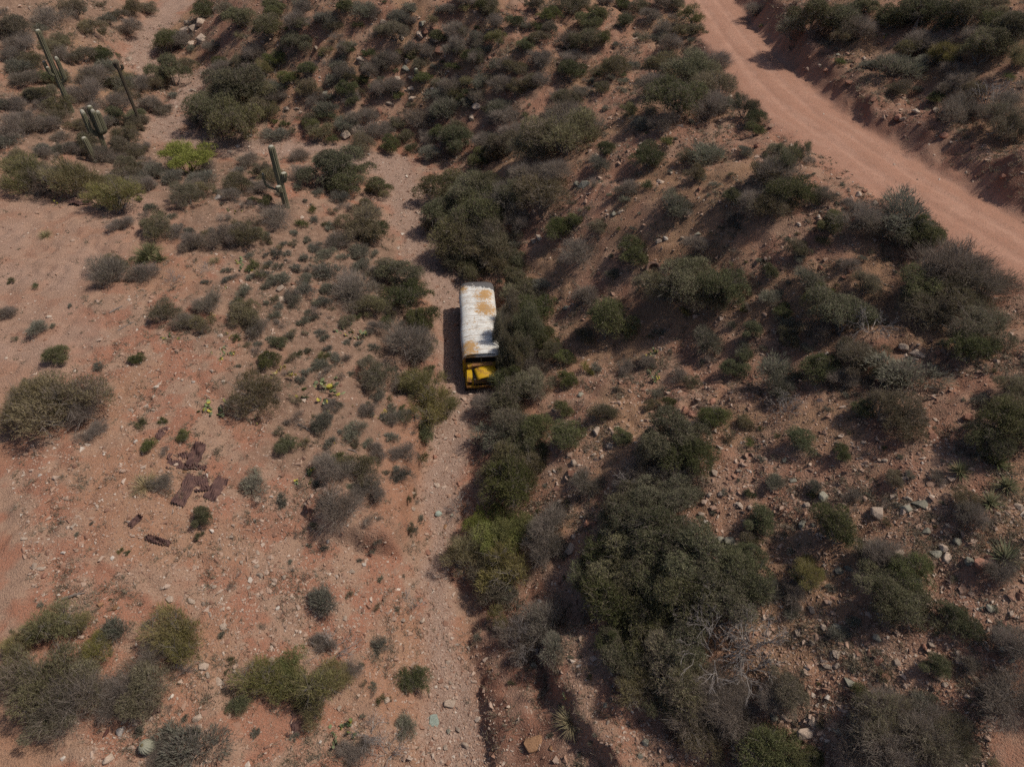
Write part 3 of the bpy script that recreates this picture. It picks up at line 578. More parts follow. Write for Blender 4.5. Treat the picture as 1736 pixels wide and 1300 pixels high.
# ------------------------------------------------------------------ plants: crown centre and half-width in pixels of the photograph, kind
PLANTS = """25,45,32,o;30,72,34,g;90,32,28,g;125,14,22,o;172,8,9,o;152,47,22,o;176,52,12,o;105,66,18,o;93,82,22,o;108,98,18,g;153,85,6,o;174,86,14,k;200,94,6,k;50,105,22,o;20,98,20,g;33,135,20,g;57,160,14,o;89,156,15,o;
178,115,26,s;150,132,25,g;145,157,30,g;172,140,12,k;190,176,22,g;205,162,15,o;222,12,18,o;250,16,16,o;216,47,22,g;200,25,14,o;345,17,22,k;285,70,25,k;290,122,32,m;265,140,20,o;318,110,14,o;255,178,22,g;280,185,16,g;246,205,10,s;295,163,10,s;
395,135,46,m;355,185,42,m;415,195,45,m;452,186,25,o;380,160,40,o;448,115,18,y;400,30,25,m;455,45,28,m;432,90,20,g;383,15,15,o;468,14,20,m;70,210,25,g;92,200,22,o;33,218,30,g;5,180,15,s;8,242,20,s;105,253,14,s;70,260,15,g;170,264,22,g;190,268,14,g;215,230,22,o;200,247,18,o;232,258,18,o;
30,295,42,y;70,308,35,g;120,300,42,y;150,312,20,o;195,337,40,y;163,337,25,y;215,297,20,o;266,290,22,s;238,315,22,g;295,302,18,s;315,330,28,o;342,305,22,s;335,324,22,o;405,312,22,o;388,330,15,g;422,272,20,g;440,290,18,o;468,205,6,k;
510,38,14,m;500,70,22,m;560,45,16,o;583,8,16,k;632,25,14,g;605,43,9,k;600,76,9,s;572,62,12,g;556,86,12,o;580,98,9,s;558,110,12,g;620,88,12,k;668,52,24,o;690,35,14,g;642,55,10,s;678,86,8,y;697,15,16,s;733,33,12,o;775,55,20,g;775,82,14,k;711,108,14,o;736,115,9,s;750,105,6,k;772,110,12,k;642,110,18,g;614,113,8,k;511,120,10,g;600,124,6,s;
517,150,22,o;475,163,15,g;570,135,15,s;553,143,10,g;611,135,10,k;650,147,26,g;678,160,12,k;597,170,14,k;561,166,12,s;718,133,16,k;738,140,10,s;766,155,14,o;788,140,14,y;802,155,12,k;481,210,12,k;467,230,9,o;497,221,9,o;542,224,22,o;530,210,14,k;567,232,12,k;611,245,24,o;597,213,10,s;620,200,18,g;655,221,14,g;661,246,18,k;694,252,12,k;677,210,14,o;713,205,26,g;725,235,18,g;760,188,26,s;697,177,8,o;
772,238,30,k;750,307,38,m;822,240,20,g;825,312,30,m;790,326,38,m;877,222,28,g;556,282,44,m;600,299,40,m;641,318,18,m;511,300,20,g;619,352,18,o;575,335,15,s;538,326,12,s;503,318,12,s;517,340,5,s;863,147,12,o;846,66,16,y;830,133,12,o;810,47,7,k;810,76,9,s;830,22,8,k;766,17,14,g;788,11,10,y;
876,39,14,k;931,25,18,k;934,50,14,o;906,6,16,o;893,75,16,k;918,103,22,g;967,122,26,k;1006,36,24,k;995,64,26,o;1017,25,18,k;967,8,25,o;1084,11,18,o;1067,30,12,o;1111,30,8,s;1145,8,14,o;1142,30,9,g;1178,28,22,y;1172,52,18,o;1172,69,8,s;1056,11,6,s;1078,60,8,s;1044,75,8,s;1073,84,8,g;1124,68,9,s;1037,134,10,s;1003,155,5,s;1059,154,7,s;983,168,5,s;1026,183,8,s;1062,188,14,y;1028,216,5,s;1081,219,8,s;
1117,113,30,o;1195,105,38,g;1160,155,45,m;1210,147,36,o;1200,183,30,g;1125,147,30,g;1222,177,20,s;1175,120,40,m;1264,180,22,f;1275,200,18,k;1281,220,14,k;1203,265,32,s;1167,266,18,o;1098,263,30,k;1125,210,24,g;956,228,56,o;910,245,40,o;992,205,30,g;960,200,36,g;1026,252,16,k;876,150,16,o;860,195,28,g;865,240,28,o;923,330,45,o;876,327,30,m;900,300,34,g;940,290,30,g;1003,312,12,g;1062,340,12,s;1145,343,24,s;1189,302,12,s;
1281,17,22,g;1290,44,6,k;1380,25,36,m;1347,50,36,s;1420,28,40,m;1455,50,28,g;1433,57,24,o;1467,8,18,m;1563,25,48,m;1516,30,26,k;1577,72,36,g;1547,83,26,o;1597,92,26,y;1647,14,30,m;1696,6,14,o;1671,78,40,m;1710,50,40,m;1727,97,24,y;1494,60,8,c;1627,127,30,g;1527,116,36,s;1478,113,16,s;1428,102,10,k;1522,152,18,o;1554,152,12,s;1586,166,14,k;1610,144,26,g;1658,155,20,o;1683,158,30,d;1710,172,26,g;1638,188,34,g;1700,205,38,o;1724,222,22,o;
1330,275,30,f;1355,262,22,f;1310,285,24,f;1318,300,36,g;1298,292,28,o;1290,338,36,g;1339,327,36,k;1310,350,30,o;1450,371,36,g;1411,379,26,k;1533,360,44,s;1566,388,38,k;1500,384,36,g;1545,395,36,m;1358,421,20,o;1397,407,12,y;1309,460,14,k;1358,437,14,s;1610,457,60,g;1655,468,48,g;1560,482,42,m;1583,532,46,o;1622,510,44,o;1666,554,50,o;1650,596,38,k;1367,473,26,s;1389,500,28,k;1309,504,20,s;1328,526,16,k;1275,560,18,k;1339,570,24,o;1436,540,46,m;1483,543,32,d;1400,555,26,g;1467,482,25,o;1461,601,40,o;1433,592,24,s;1394,615,35,k;1328,637,40,s;1547,637,44,s;1297,590,8,s;1265,604,14,k;1500,640,26,k;1430,640,26,g;
1075,429,30,k;990,429,30,g;1190,415,22,g;1167,468,48,m;1128,490,36,o;1222,487,40,k;1195,505,36,o;1031,545,42,k;995,504,26,g;1197,576,30,s;1164,526,12,y;1172,648,14,o;1239,620,22,k;1150,352,24,s;973,374,14,k;942,385,24,k;995,626,12,y;1106,637,13,c;1111,601,12,c;962,642,18,k;
890,498,36,o;906,522,34,k;872,537,28,o;915,576,30,k;864,572,30,o;895,606,34,g;931,592,20,o;878,625,22,o;876,645,34,k;911,650,30,o;880,480,26,m;868,610,14,d;872,580,20,o;
752,360,38,m;808,352,48,m;780,401,44,o;835,401,44,o;822,437,40,o;766,435,28,m;863,443,26,m;852,338,36,g;877,374,26,g;736,385,20,o;800,455,24,m;473,367,25,g;450,354,12,g;611,379,40,o;627,392,28,k;570,410,22,g;561,385,11,s;382,404,25,g;415,399,26,o;
531,374,10,s;500,396,9,s;522,407,9,s;482,414,9,s;467,429,12,s;488,430,8,s;517,439,12,s;547,435,16,s;581,435,12,s;611,432,22,s;614,450,18,s;470,451,12,s;503,454,12,s;558,462,24,s;522,473,14,s;431,451,12,k;450,465,12,s;427,469,9,s;475,476,20,s;453,487,12,s;520,493,16,s;497,509,16,s;539,515,12,s;529,540,10,s;597,498,42,g;625,522,26,o;675,462,34,m;691,498,38,k;719,540,28,k;640,465,20,g;691,576,40,g;719,589,24,o;630,556,14,g;633,590,12,s;570,612,12,s;733,623,10,k;553,592,9,s;536,617,11,s;517,631,9,s;459,606,20,k;439,584,9,s;459,576,10,s;424,540,33,o;436,556,24,g;415,493,14,s;597,560,18,c;636,640,34,o;725,652,36,y;686,650,20,g;
727,684,46,y;752,697,24,y;719,732,24,k;686,662,24,g;664,690,11,s;625,685,7,s;433,672,42,o;547,716,20,s;600,730,20,s;639,766,18,g;625,752,11,s;686,771,20,g;711,771,11,k;678,807,18,s;691,846,9,k;485,756,20,k;578,771,11,k;611,793,32,o;570,802,32,g;572,862,42,g;630,835,28,g;517,807,16,c;539,660,24,c;556,648,12,c;835,687,28,g;874,672,38,o;858,737,34,s;874,713,36,o;852,776,38,o;885,763,40,k;835,820,32,o;874,824,46,k;782,855,24,d;905,720,26,k;905,790,28,o;
852,907,48,p;822,890,38,p;877,893,38,p;780,950,38,y;849,950,52,y;830,985,40,o;800,930,36,y;956,694,16,k;962,741,32,k;1023,702,20,o;1134,683,13,k;1056,743,18,k;1150,741,52,m;1211,705,25,k;1172,768,40,k;1095,785,40,g;1078,808,36,d;1145,802,30,g;1110,760,36,o;
1075,860,48,m;1139,843,44,m;1153,888,52,m;1050,888,38,m;1089,899,48,m;1200,948,56,m;1131,948,58,m;1034,962,48,k;1003,973,30,k;1080,940,50,m;926,907,40,g;923,932,34,g;995,813,28,g;1289,882,28,k;1278,938,28,k;1235,985,50,m;
1328,660,30,s;1336,687,30,d;1505,694,48,o;1460,690,20,k;1350,746,24,k;1428,768,16,k;1273,750,9,k;1311,820,18,s;1289,777,10,s;1630,796,26,u;1694,780,30,u;1710,821,28,u;1682,849,28,u;1638,847,22,o;1644,868,26,g;1590,808,16,g;1713,713,50,m;1671,746,36,m;1722,660,30,o;1417,896,42,k;1375,838,10,k;1444,840,14,g;1486,957,42,g;1541,962,38,k;1494,929,20,g;1710,942,38,u;1690,965,26,g;1372,975,26,y;
78,1066,42,y;127,1062,26,y;25,1108,26,y;70,1153,62,o;105,1190,56,g;150,1156,40,o;83,1215,46,o;30,1160,36,g;194,1066,26,s;302,1062,48,y;300,1095,36,y;244,1117,34,g;244,1156,44,o;188,1180,38,g;172,1106,28,y;230,1195,30,g;310,1133,18,d;266,1258,20,g;235,1242,12,s;332,1267,46,s;266,1294,24,g;432,1239,9,s;410,1190,18,k;456,1150,44,y;489,1140,44,p;517,1172,48,y;553,1150,30,y;536,1199,34,y;
553,1023,28,s;564,1098,34,d;548,1090,20,g;697,1020,22,d;586,1139,20,g;700,1150,29,k;689,1233,20,s;625,1240,30,d;658,1270,30,d;610,1275,26,g;575,1239,20,c;434,1242,8,s;641,1098,18,s;863,1017,28,s;849,1047,20,y;885,1087,36,d;923,1051,42,g;887,1092,38,g;934,1097,26,s;970,1222,30,t;967,1190,11,c;
1006,978,38,k;1034,1023,56,k;1075,995,52,m;1103,1062,50,m;1045,1086,36,k;1050,1114,38,m;1131,1000,50,m;1180,1010,50,m;1255,978,48,k;1283,1012,38,s;1214,1037,56,d;1222,1090,60,d;1283,1073,48,d;1145,1140,56,o;1172,1164,48,o;1090,1164,42,o;1228,1172,46,g;1255,1200,44,g;1172,1206,48,g;1228,1219,44,g;1186,1242,40,o;1270,1122,48,d;1160,1090,46,m;1294,1267,50,k;1130,1190,36,m;
1367,984,26,y;1347,1006,26,g;1505,992,48,m;1522,1023,44,m;1478,964,36,g;1627,1051,32,k;1339,1162,36,o;1320,1185,30,g;1461,1178,20,k;1588,1128,24,k;1586,1184,10,s;1533,1217,56,g;1491,1234,52,o;1575,1242,48,g;1616,1240,30,o;1519,1272,56,g;1602,1272,48,o;1450,1272,40,g;1727,1190,48,g;1730,1100,36,g;1560,1190,24,s;1380,1290,26,k;
91,685,70,o;50,690,46,o;130,690,44,g;155,732,20,g;241,718,10,k;278,714,8,k;180,668,9,s;311,738,13,k;252,756,13,k;277,763,10,g;343,875,20,k;336,907,10,k;363,688,24,c;432,711,9,c;244,818,28,t;272,821,20,g;432,826,24,s;205,933,5,k;218,935,5,k;
75,397,15,t;249,428,30,u;258,420,20,u;240,440,20,u;270,436,18,u;202,448,22,o;177,465,32,g;235,465,26,g;255,385,28,o;202,379,20,g;296,396,16,g;291,368,10,s;316,412,20,g;363,440,13,t;349,451,12,d;415,449,15,c;399,357,10,c;97,340,9,c;17,476,8,k;61,484,6,k;61,560,19,s;94,603,22,k;166,620,12,s;227,609,13,k;119,518,5,s;277,529,24,o;313,545,22,g;338,548,22,o;346,515,24,g;294,470,16,d;349,479,9,s;388,473,10,s;385,457,9,s;291,573,11,c;382,598,12,c;404,620,6,s;10,530,16,g;1247,338,18,d;372,600,9,c;445,610,9,c"""
# kind -> name, adjective + noun, category, centre height in units, z scale range
KIND = {
 'm': ("mesquite_tree", "dark green mesquite", "tree", .72, (.85, 1.05), "dark mesquite trees of the wash and slopes"),
 'k': ("creosote_bush", "leafy green bush", "bush", .62, (.8, 1.1), "leafy green bushes"),
 'o': ("desert_shrub", "dull olive shrub", "shrub", .58, (.8, 1.05), "olive desert shrubs"),
 'g': ("twiggy_shrub", "grey twiggy shrub", "shrub", .5, (.75, 1.05), "grey twiggy shrubs"),
 's': ("sage_bush", "grey-green sage bush", "bush", .42, (.7, 1.0), "sage bushes"),
 'y': ("feathery_shrub", "yellow-green feathery shrub", "shrub", .66, (.85, 1.15), "feathery yellow-green shrubs"),
 'p': ("palo_verde_tree", "bright green palo verde", "tree", .66, (.85, 1.0), "palo verde trees"),
 'd': ("dead_shrub", "leafless pale dead shrub", "shrub", .62, (.95, 1.2), "leafless dead shrubs"),
 'f': ("plume_shrub", "tall plumed dark shrub", "shrub", .95, (.95, 1.1), "tall plumed shrubs"),
 't': ("grass_clump", "straw-coloured grass clump", "grass", .35, (.7, .9), "dry grass clumps"),
 'u': ("yucca", "spiky rosette yucca", "yucca", .3, (.8, 1.0), "yuccas"),
 'c': ("prickly_pear", "green prickly pear", "cactus", .35, (.8, 1.0), "prickly pear cacti"),
}
TRUNK = {'m': 'trunk', 'p': 'trunk'}
CROWN = {'m': 'crown', 'p': 'crown'}
COUNT = {}
CANOPY = []     # (x, y, r) for keeping scatter honest
EXTRA = {'c': 1.35, 'd': 1.25, 'f': 1.1, 'm': 1.22, 'k': 1.2, 'o': 1.2, 'g': 1.2, 's': 1.12, 'y': 1.2, 'p': 1.1}
def place_plant(px, py, r, kd, lift=None):
    extra = EXTRA.get(kd, 1.0)
    name, noun, cat, hc, zs, grp = KIND[kd]
    zsc = random.uniform(*zs)
    d0 = depth(hit(px, py)); rw = r * d0 / FPX
    if lift: zsc = lift / (hc * rw)
    p = hit(px, py, hc * rw * zsc); rw = r * depth(p) / FPX
    x, y = p[0], p[1]; z = float(hgt(x, y))
    k = COUNT.get(kd, 0); COUNT[kd] = k + 1
    fol, st = MESH[kd][k % len(MESH[kd])]
    q_ = random.uniform(.86, 1.16); sc = (rw * q_ * extra, rw / q_ * extra, rw * zsc * extra)
    rz = random.uniform(0, 6.283)
    small = r < 13 and kd not in 'mp'
    if kd == 'c':
        o = empty(name); pear_pads(o, int(px + py), PADS, 18 if r < 12 else 44)
    elif fol is None or small:
        o = bpy.data.objects.new(name, st if fol is None else SMALL[kd][k % 3]); COL.objects.link(o)
    else:
        o = empty(name)
        f = bpy.data.objects.new(CROWN.get(kd, "foliage"), fol); COL.objects.link(f); f.parent = o
        s = bpy.data.objects.new(TRUNK.get(kd, "branches"), st); COL.objects.link(s); s.parent = o
    o.location = (x, y, z - .02); o.rotation_euler = (0, 0, rz); o.scale = sc
    want_label(o, px, py, noun, cat, grp)
    CANOPY.append((x, y, rw))
    return o
PL = [t.split(",") for t in PLANTS.replace("\n", "").split(";")]
for a, c, r, kd in PL: place_plant(float(a), float(c), float(r), kd)
p_bright = place_plant(316, 264, 50, 'p')
for a, c, r, kd, lf in ((850, 570, 17, 'o', 2.0), (857, 604, 15, 'o', 1.4), (868, 590, 24, 'm', 1.7), (868, 548, 20, 'o', 1.6), (866, 640, 18, 'k', .9), (878, 615, 24, 'o', 1.1), (890, 560, 30, 'm', 1.6)): place_plant(a, c, r, kd, lf)

# ------------------------------------------------------------------ small helpers for hard objects
def bm_obj(name, bm, mat, parent=None, smooth=False):
    me = bpy.data.meshes.new(name); bmesh.ops.recalc_face_normals(bm, faces=bm.faces[:]); bm.to_mesh(me); bm.free()
    for p in me.polygons: p.use_smooth = smooth
    me.materials.append(mat)
    o = bpy.data.objects.new(name, me); COL.objects.link(o)
    if parent: o.parent = parent
    return o
def bm_box(bm, c, s, rot=None, bevel=0.0):
    r = bmesh.ops.create_cube(bm, size=1.0)
    M = Matrix.Translation(c) @ (rot.to_matrix().to_4x4() if rot else Matrix()) @ Matrix.Diagonal((*s, 1))
    bmesh.ops.transform(bm, matrix=M, verts=r["verts"])
    if bevel:
        es = list({e for v in r["verts"] for e in v.link_edges}); bmesh.ops.bevel(bm, geom=es, offset=bevel, segments=2, affect='EDGES')
def box(name, c, s, mat, parent, rot=None, bevel=0.0):
    bm = bmesh.new(); bm_box(bm, c, s, rot, bevel); return bm_obj(name, bm, mat, parent)
def loft(sections, cap=True):
    bm = bmesh.new(); rings = [[bm.verts.new(p) for p in s] for s in sections]
    for a, c in zip(rings[:-1], rings[1:]):
        n = len(a)
        for i in range(n): bm.faces.new((a[i], a[(i + 1) % n], c[(i + 1) % n], c[i]))
    if cap:
        bm.faces.new(rings[0]); bm.faces.new(rings[-1])
    return bm

# ------------------------------------------------------------------ the abandoned school bus
def paint(name, base, rust_amt, streak=False):
    m, nt, b = new_mat(name); tc = N(nt, "ShaderNodeTexCoord").outputs["Object"]
    n1 = noise(nt, tc, 1.6, 5, .65); n2 = noise(nt, tc, 9, 4, .65)
    col = mix(nt, n2, tuple(c * .8 for c in base), base)
    rust = mix(nt, n2, (.16, .065, .03), (.33, .15, .05))
    k = ramp(nt, math_(nt, 'ADD', math_(nt, 'MULTIPLY', n1, .6), math_(nt, 'MULTIPLY', n2, .4)), [(.56 - rust_amt, 0.), (.64 - rust_amt, 1.)])
    nt.links.new(mix(nt, k, col, rust), b.inputs["Base Color"]); b.inputs["Roughness"].default_value = .55; b.inputs["Specular IOR Level"].default_value = .35
    bump(nt, b, n2, .25, .02); return m
yellow_m = paint("faded_bus_yellow", (.68, .41, .016), .02)
rustyel_m = paint("rusty_yellow", (.46, .26, .03), .12)
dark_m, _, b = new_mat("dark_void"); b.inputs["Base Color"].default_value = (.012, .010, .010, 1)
glass_m, _, b = new_mat("dusty_dark_glass"); b.inputs["Base Color"].default_value = (.03, .028, .026, 1); b.inputs["Roughness"].default_value = .25; b.inputs["Specular IOR Level"].default_value = .5
rub_m, _, b = new_mat("tyre_rubber"); b.inputs["Base Color"].default_value = (.035, .03, .028, 1)
steel_m, nt, b = new_mat("dull_steel"); nt.links.new(mix(nt, noise(nt, N(nt, "ShaderNodeTexCoord").outputs["Object"], 12, 3), (.12, .09, .07), (.22, .19, .17)), b.inputs["Base Color"])
# white roof paint flaking to rust in crosswise streaks
roof_m, nt, b = new_mat("flaking_white_roof"); tc = N(nt, "ShaderNodeTexCoord").outputs["Object"]
mp = N(nt, "ShaderNodeMapping"); mp.inputs["Scale"].default_value = (1.3, 6.5, 1.3); nt.links.new(tc, mp.inputs[0])
st = noise(nt, mp.outputs[0], 1.5, 6, .72, .5); bl = noise(nt, tc, 1.1, 4, .6); fn = noise(nt, tc, 14, 3, .6)
sx = N(nt, "ShaderNodeSeparateXYZ"); nt.links.new(tc, sx.inputs[0])
white = mix(nt, ramp(nt, st, [(.35, 0.), (.6, 1.)]), (.50, .50, .48), (.85, .85, .82))
def blob(cx_, cy_, rx, ry):
    a = math_(nt, 'POWER', math_(nt, 'DIVIDE', math_(nt, 'SUBTRACT', sx.outputs[0], cx_), rx), 2); c = math_(nt, 'POWER', math_(nt, 'DIVIDE', math_(nt, 'SUBTRACT', sx.outputs[1], cy_), ry), 2)
    return math_(nt, 'SUBTRACT', 1.0, math_(nt, 'SQRT', math_(nt, 'ADD', a, c)))
mask = math_(nt, 'MAXIMUM', blob(.45, 5.6, .75, .85), math_(nt, 'MAXIMUM', blob(.5, 4.3, .8, .9), math_(nt, 'MAXIMUM', blob(-.75, .45, .7, .9), blob(-1.0, 6.6, .5, .7))))
mask = math_(nt, 'ADD', math_(nt, 'MAXIMUM', mask, -.22), math_(nt, 'ADD', math_(nt, 'MULTIPLY', math_(nt, 'SUBTRACT', bl, .5), 1.2), math_(nt, 'MULTIPLY', math_(nt, 'SUBTRACT', st, .5), 3.2)))
ochre = mix(nt, fn, (.36, .17, .035), (.56, .33, .10))
fl = noise(nt, tc, 5.5, 5, .7)
mask = math_(nt, 'ADD', mask, math_(nt, 'MULTIPLY', math_(nt, 'SUBTRACT', fl, .5), 2.2))
mask = math_(nt, 'ADD', mask, math_(nt, 'MULTIPLY', math_(nt, 'SUBTRACT', fn, .5), 1.8))
c1 = mix(nt, ramp(nt, mask, [(.12, 0.), (.45, .92)]), white, ochre)
c1 = mix(nt, ramp(nt, st, [(.36, .9), (.46, 0.)]), c1, mix(nt, fl, (.36, .24, .14), (.44, .42, .39)))
c1 = mix(nt, ramp(nt, fn, [(.60, 0.), (.70, .5)]), c1, (.40, .26, .13))
seam = math_(nt, 'ABSOLUTE', math_(nt, 'SUBTRACT', math_(nt, 'FRACT', math_(nt, 'DIVIDE', sx.outputs[1], .64)), .5))
seam = math_(nt, 'ADD', seam, math_(nt, 'MULTIPLY', math_(nt, 'SUBTRACT', fl, .5), .28))
c1 = mix(nt, ramp(nt, seam, [(.02, .4), (.09, 0.)]), c1, (.36, .22, .11))
tail = math_(nt, 'ADD', math_(nt, 'ADD', math_(nt, 'SUBTRACT', sx.outputs[1], 6.42), math_(nt, 'MULTIPLY', sx.outputs[0], .22)), math_(nt, 'MULTIPLY', math_(nt, 'SUBTRACT', fl, .5), 1.6))
c1 = mix(nt, ramp(nt, tail, [(.0, 0.), (.16, .95)]), c1, mix(nt, fn, (.035, .035, .04), (.15, .14, .14)))
nt.links.new(c1, b.inputs["Base Color"]); b.inputs["Roughness"].default_value = .6; b.inputs["Specular IOR Level"].default_value = .3
bump(nt, b, st, .35, .03)

bus = empty("school_bus", (-1.98, 34.56, 0.0)); bus.rotation_euler = (0.086, 0, 0.076)
tag(bus, "abandoned yellow school bus with flaking white roof sunk in the wash", "bus")
HW, RL, RH, EV = 1.2, 7.15, 2.12, 1.62     # half width, roof length, roof height, eaves height
def prof(y, w=1.0, top=RH, low=-.35):
    return [(-HW * w, y, low), (HW * w, y, low), (HW * w, y, EV)] + [(HW * w * math.cos(t) ** .55 * 1.0, y, EV + (top - EV) * math.sin(t) ** .8) for t in (.35, .7, 1.1)] + [(0, y, top)] + [(-HW * w * math.cos(t) ** .55, y, EV + (top - EV) * math.sin(t) ** .8) for t in (1.1, .7, .35)] + [(-HW * w, y, EV)]
bm = loft([prof(.12, .99, RH - .06), prof(.3, 1, RH - .02), prof(RL - .5, 1, RH - .02), prof(RL - .15, .985, RH - .07), prof(RL, .95, RH - .2)])
bm_obj("body", bm, yellow_m, bus)
# roof skin, slightly buckled, with cross ribs
secs, ny_ = [], 46
for j in range(ny_ + 1):
    y = -.06 + (RL + .1) * j / ny_; e = 1 - .05 * max(0, (j - 42) / 4) ** 2 - .03 * max(0, (3 - j) / 3) ** 2; drop = .14 * max(0, (j - 42) / 4) ** 2 + .05 * max(0, (3 - j) / 3) ** 2
    rib = .018 if j % 4 == 0 else 0.0
    row = []
    for i in range(17):
        t = math.pi * i / 16; c, s = math.cos(t), math.sin(t)
        xx = -HW * 1.012 * e * math.copysign(abs(c) ** .55, c); zz = EV - .06 + (RH + .02 - EV + .06) * s ** .75
        dent = .035 * math.sin(y * 1.7 + 1) * (abs(c)) + .02 * math.sin(3.1 * y + xx * 2) * s
        row.append((xx + (dent * .9 if c > .3 else dent * .3), y, zz - drop * (.4 + .6 * s) + rib * s + dent * .4))
    secs.append(row)
bm = bmesh.new(); vs = [[bm.verts.new(p) for p in r_] for r_ in secs]
for j in range(ny_):
    for i in range(16): bm.faces.new((vs[j][i], vs[j][i + 1], vs[j + 1][i + 1], vs[j + 1][i]))
roof = bm_obj("roof", bm, roof_m, bus, True)
so = roof.modifiers.new("thickness", 'SOLIDIFY'); so.thickness = .02; so.offset = 1
for cx_, cy_, s in ((.32, 4.55, .21), (-.62, 4.45, .18)):     # two open roof vents
    v = box("roof_vent", (cx_, cy_, RH - .02 - .05 * abs(cx_)), (s * 1.7, s * 1.7, .09), roof_m, bus, bevel=.02)
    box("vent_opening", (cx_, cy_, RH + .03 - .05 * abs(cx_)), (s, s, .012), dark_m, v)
# side windows, posts and rub rails
for sgn in (-1, 1):
    for k in range(9):
        w = box("side_window", (sgn * (HW + .004), .62 + k * .70, 1.28), (.02, .58, .52), glass_m, bus)
        box("window_frame", (sgn * (HW + .006), .62 + k * .70, 1.28), (.035, .05, .55), yellow_m, w)
    for z in (.35, .72, .95): box("rub_rail", (sgn * (HW + .012), RL / 2, z), (.03, RL - .4, .05), rustyel_m, bus)
# windscreen: opening in two halves with a post and a header
box("header", (0, .02, RH - .26), (HW * 1.75, .16, .16), roof_m, bus, bevel=.03)
for sgn in (-1, 1):
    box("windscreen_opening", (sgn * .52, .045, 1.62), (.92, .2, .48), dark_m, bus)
    box("corner_post", (sgn * 1.06, .06, 1.55), (.12, .22, .72), rustyel_m, bus, Euler((.1, 0, 0)), .02)
box("centre_post", (0, .0, 1.62), (.05, .16, .5), steel_m, bus)
# cowl, hood knocked askew, fenders, nose
bm = loft([[(-.98, -.02, .4), (.98, -.02, .4), (.98, -.02, 1.28), (.6, -.02, 1.38), (-.6, -.02, 1.38), (-.98, -.02, 1.28)], [(-.85, -.32, .4), (.85, -.32, .4), (.85, -.32, 1.2), (.55, -.32, 1.30), (-.55, -.32, 1.30), (-.85, -.32, 1.2)]])
bm_obj("cowl", bm, rustyel_m, bus)
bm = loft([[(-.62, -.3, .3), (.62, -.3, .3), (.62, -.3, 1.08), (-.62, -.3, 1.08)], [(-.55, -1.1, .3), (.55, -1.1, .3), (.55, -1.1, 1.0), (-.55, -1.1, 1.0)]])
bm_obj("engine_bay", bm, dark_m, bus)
hb = bmesh.new(); hv = []
for j in range(6):
    y = -.34 - .82 * j / 5; row = []
    for i in range(9):
        t = i / 8 * 2 - 1; w = .74 - .10 * j / 5
        row.append(hb.verts.new((t * w, y, 1.27 - .17 * j / 5 - .16 * abs(t) ** 2.5)))
    hv.append(row)
for j in range(5):
    for i in range(8): hb.faces.new((hv[j][i], hv[j][i + 1], hv[j + 1][i + 1], hv[j + 1][i]))
hood = bm_obj("hood", hb, yellow_m, bus, True); hood.location = (.13, -.05, .03); hood.rotation_euler = (0, .03, .13)
so = hood.modifiers.new("thickness", 'SOLIDIFY'); so.thickness = .03
for sgn in (-1, 1):
    fb = loft([[(sgn * (.55 + .5 * a_), y, z) for a_, z in ((0, .25), (1, .25), (1.02, .62 + dz), (.8, .86 + dz), (0, .90 + dz))] for y, dz in ((-.28, .12), (-.6, .12), (-.95, .04), (-1.12, -.14))])
    bm_obj("fender", fb, yellow_m, bus, False)
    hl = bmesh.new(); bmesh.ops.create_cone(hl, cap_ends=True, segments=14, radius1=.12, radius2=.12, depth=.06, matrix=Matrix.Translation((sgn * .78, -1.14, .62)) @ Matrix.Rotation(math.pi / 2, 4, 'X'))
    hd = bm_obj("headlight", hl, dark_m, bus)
    rm = bmesh.new(); bmesh.ops.create_cone(rm, cap_ends=False, segments=14, radius1=.14, radius2=.13, depth=.05, matrix=Matrix.Translation((sgn * .78, -1.15, .62)) @ Matrix.Rotation(math.pi / 2, 4, 'X'))
    bm_obj("headlight_ring", rm, rustyel_m, hd)
gr = box("grille", (0, -1.12, .72), (1.05, .06, .42), steel_m, bus)
for k in range(5): box("slat", (0, -1.155, .56 + k * .08), (.95, .02, .03), rustyel_m, gr)
box("bumper", (0, -1.24, .34), (2.05, .10, .20), rustyel_m, bus, bevel=.03)
for sgn in (-1, 1):
    for y in (-.62, 5.0):
        wb = bmesh.new(); bmesh.ops.create_cone(wb, cap_ends=True, segments=24, radius1=.46, radius2=.46, depth=.26, matrix=Matrix.Translation((sgn * 1.0, y, -.02)) @ Matrix.Rotation(math.pi / 2, 4, 'Y'))
        wh = bm_obj("wheel", wb, rub_m, bus)
        rb = bmesh.new(); bmesh.ops.create_cone(rb, cap_ends=True, segments=16, radius1=.24, radius2=.2, depth=.05, matrix=Matrix.Translation((sgn * 1.14, y, -.02)) @ Matrix.Rotation(sgn * math.pi / 2, 4, 'Y'))
        bm_obj("rim", rb, steel_m, wh)
box("rear_door", (0, RL + .01, .85), (.9, .05, 1.5), rustyel_m, bus)
for sgn in (-1, 1): box("rear_window", (sgn * .78, RL + .0, 1.3), (.45, .05, .4), glass_m, bus)
# grit washed up against the bus hides nothing of the frame: the bed itself already buries the wheels

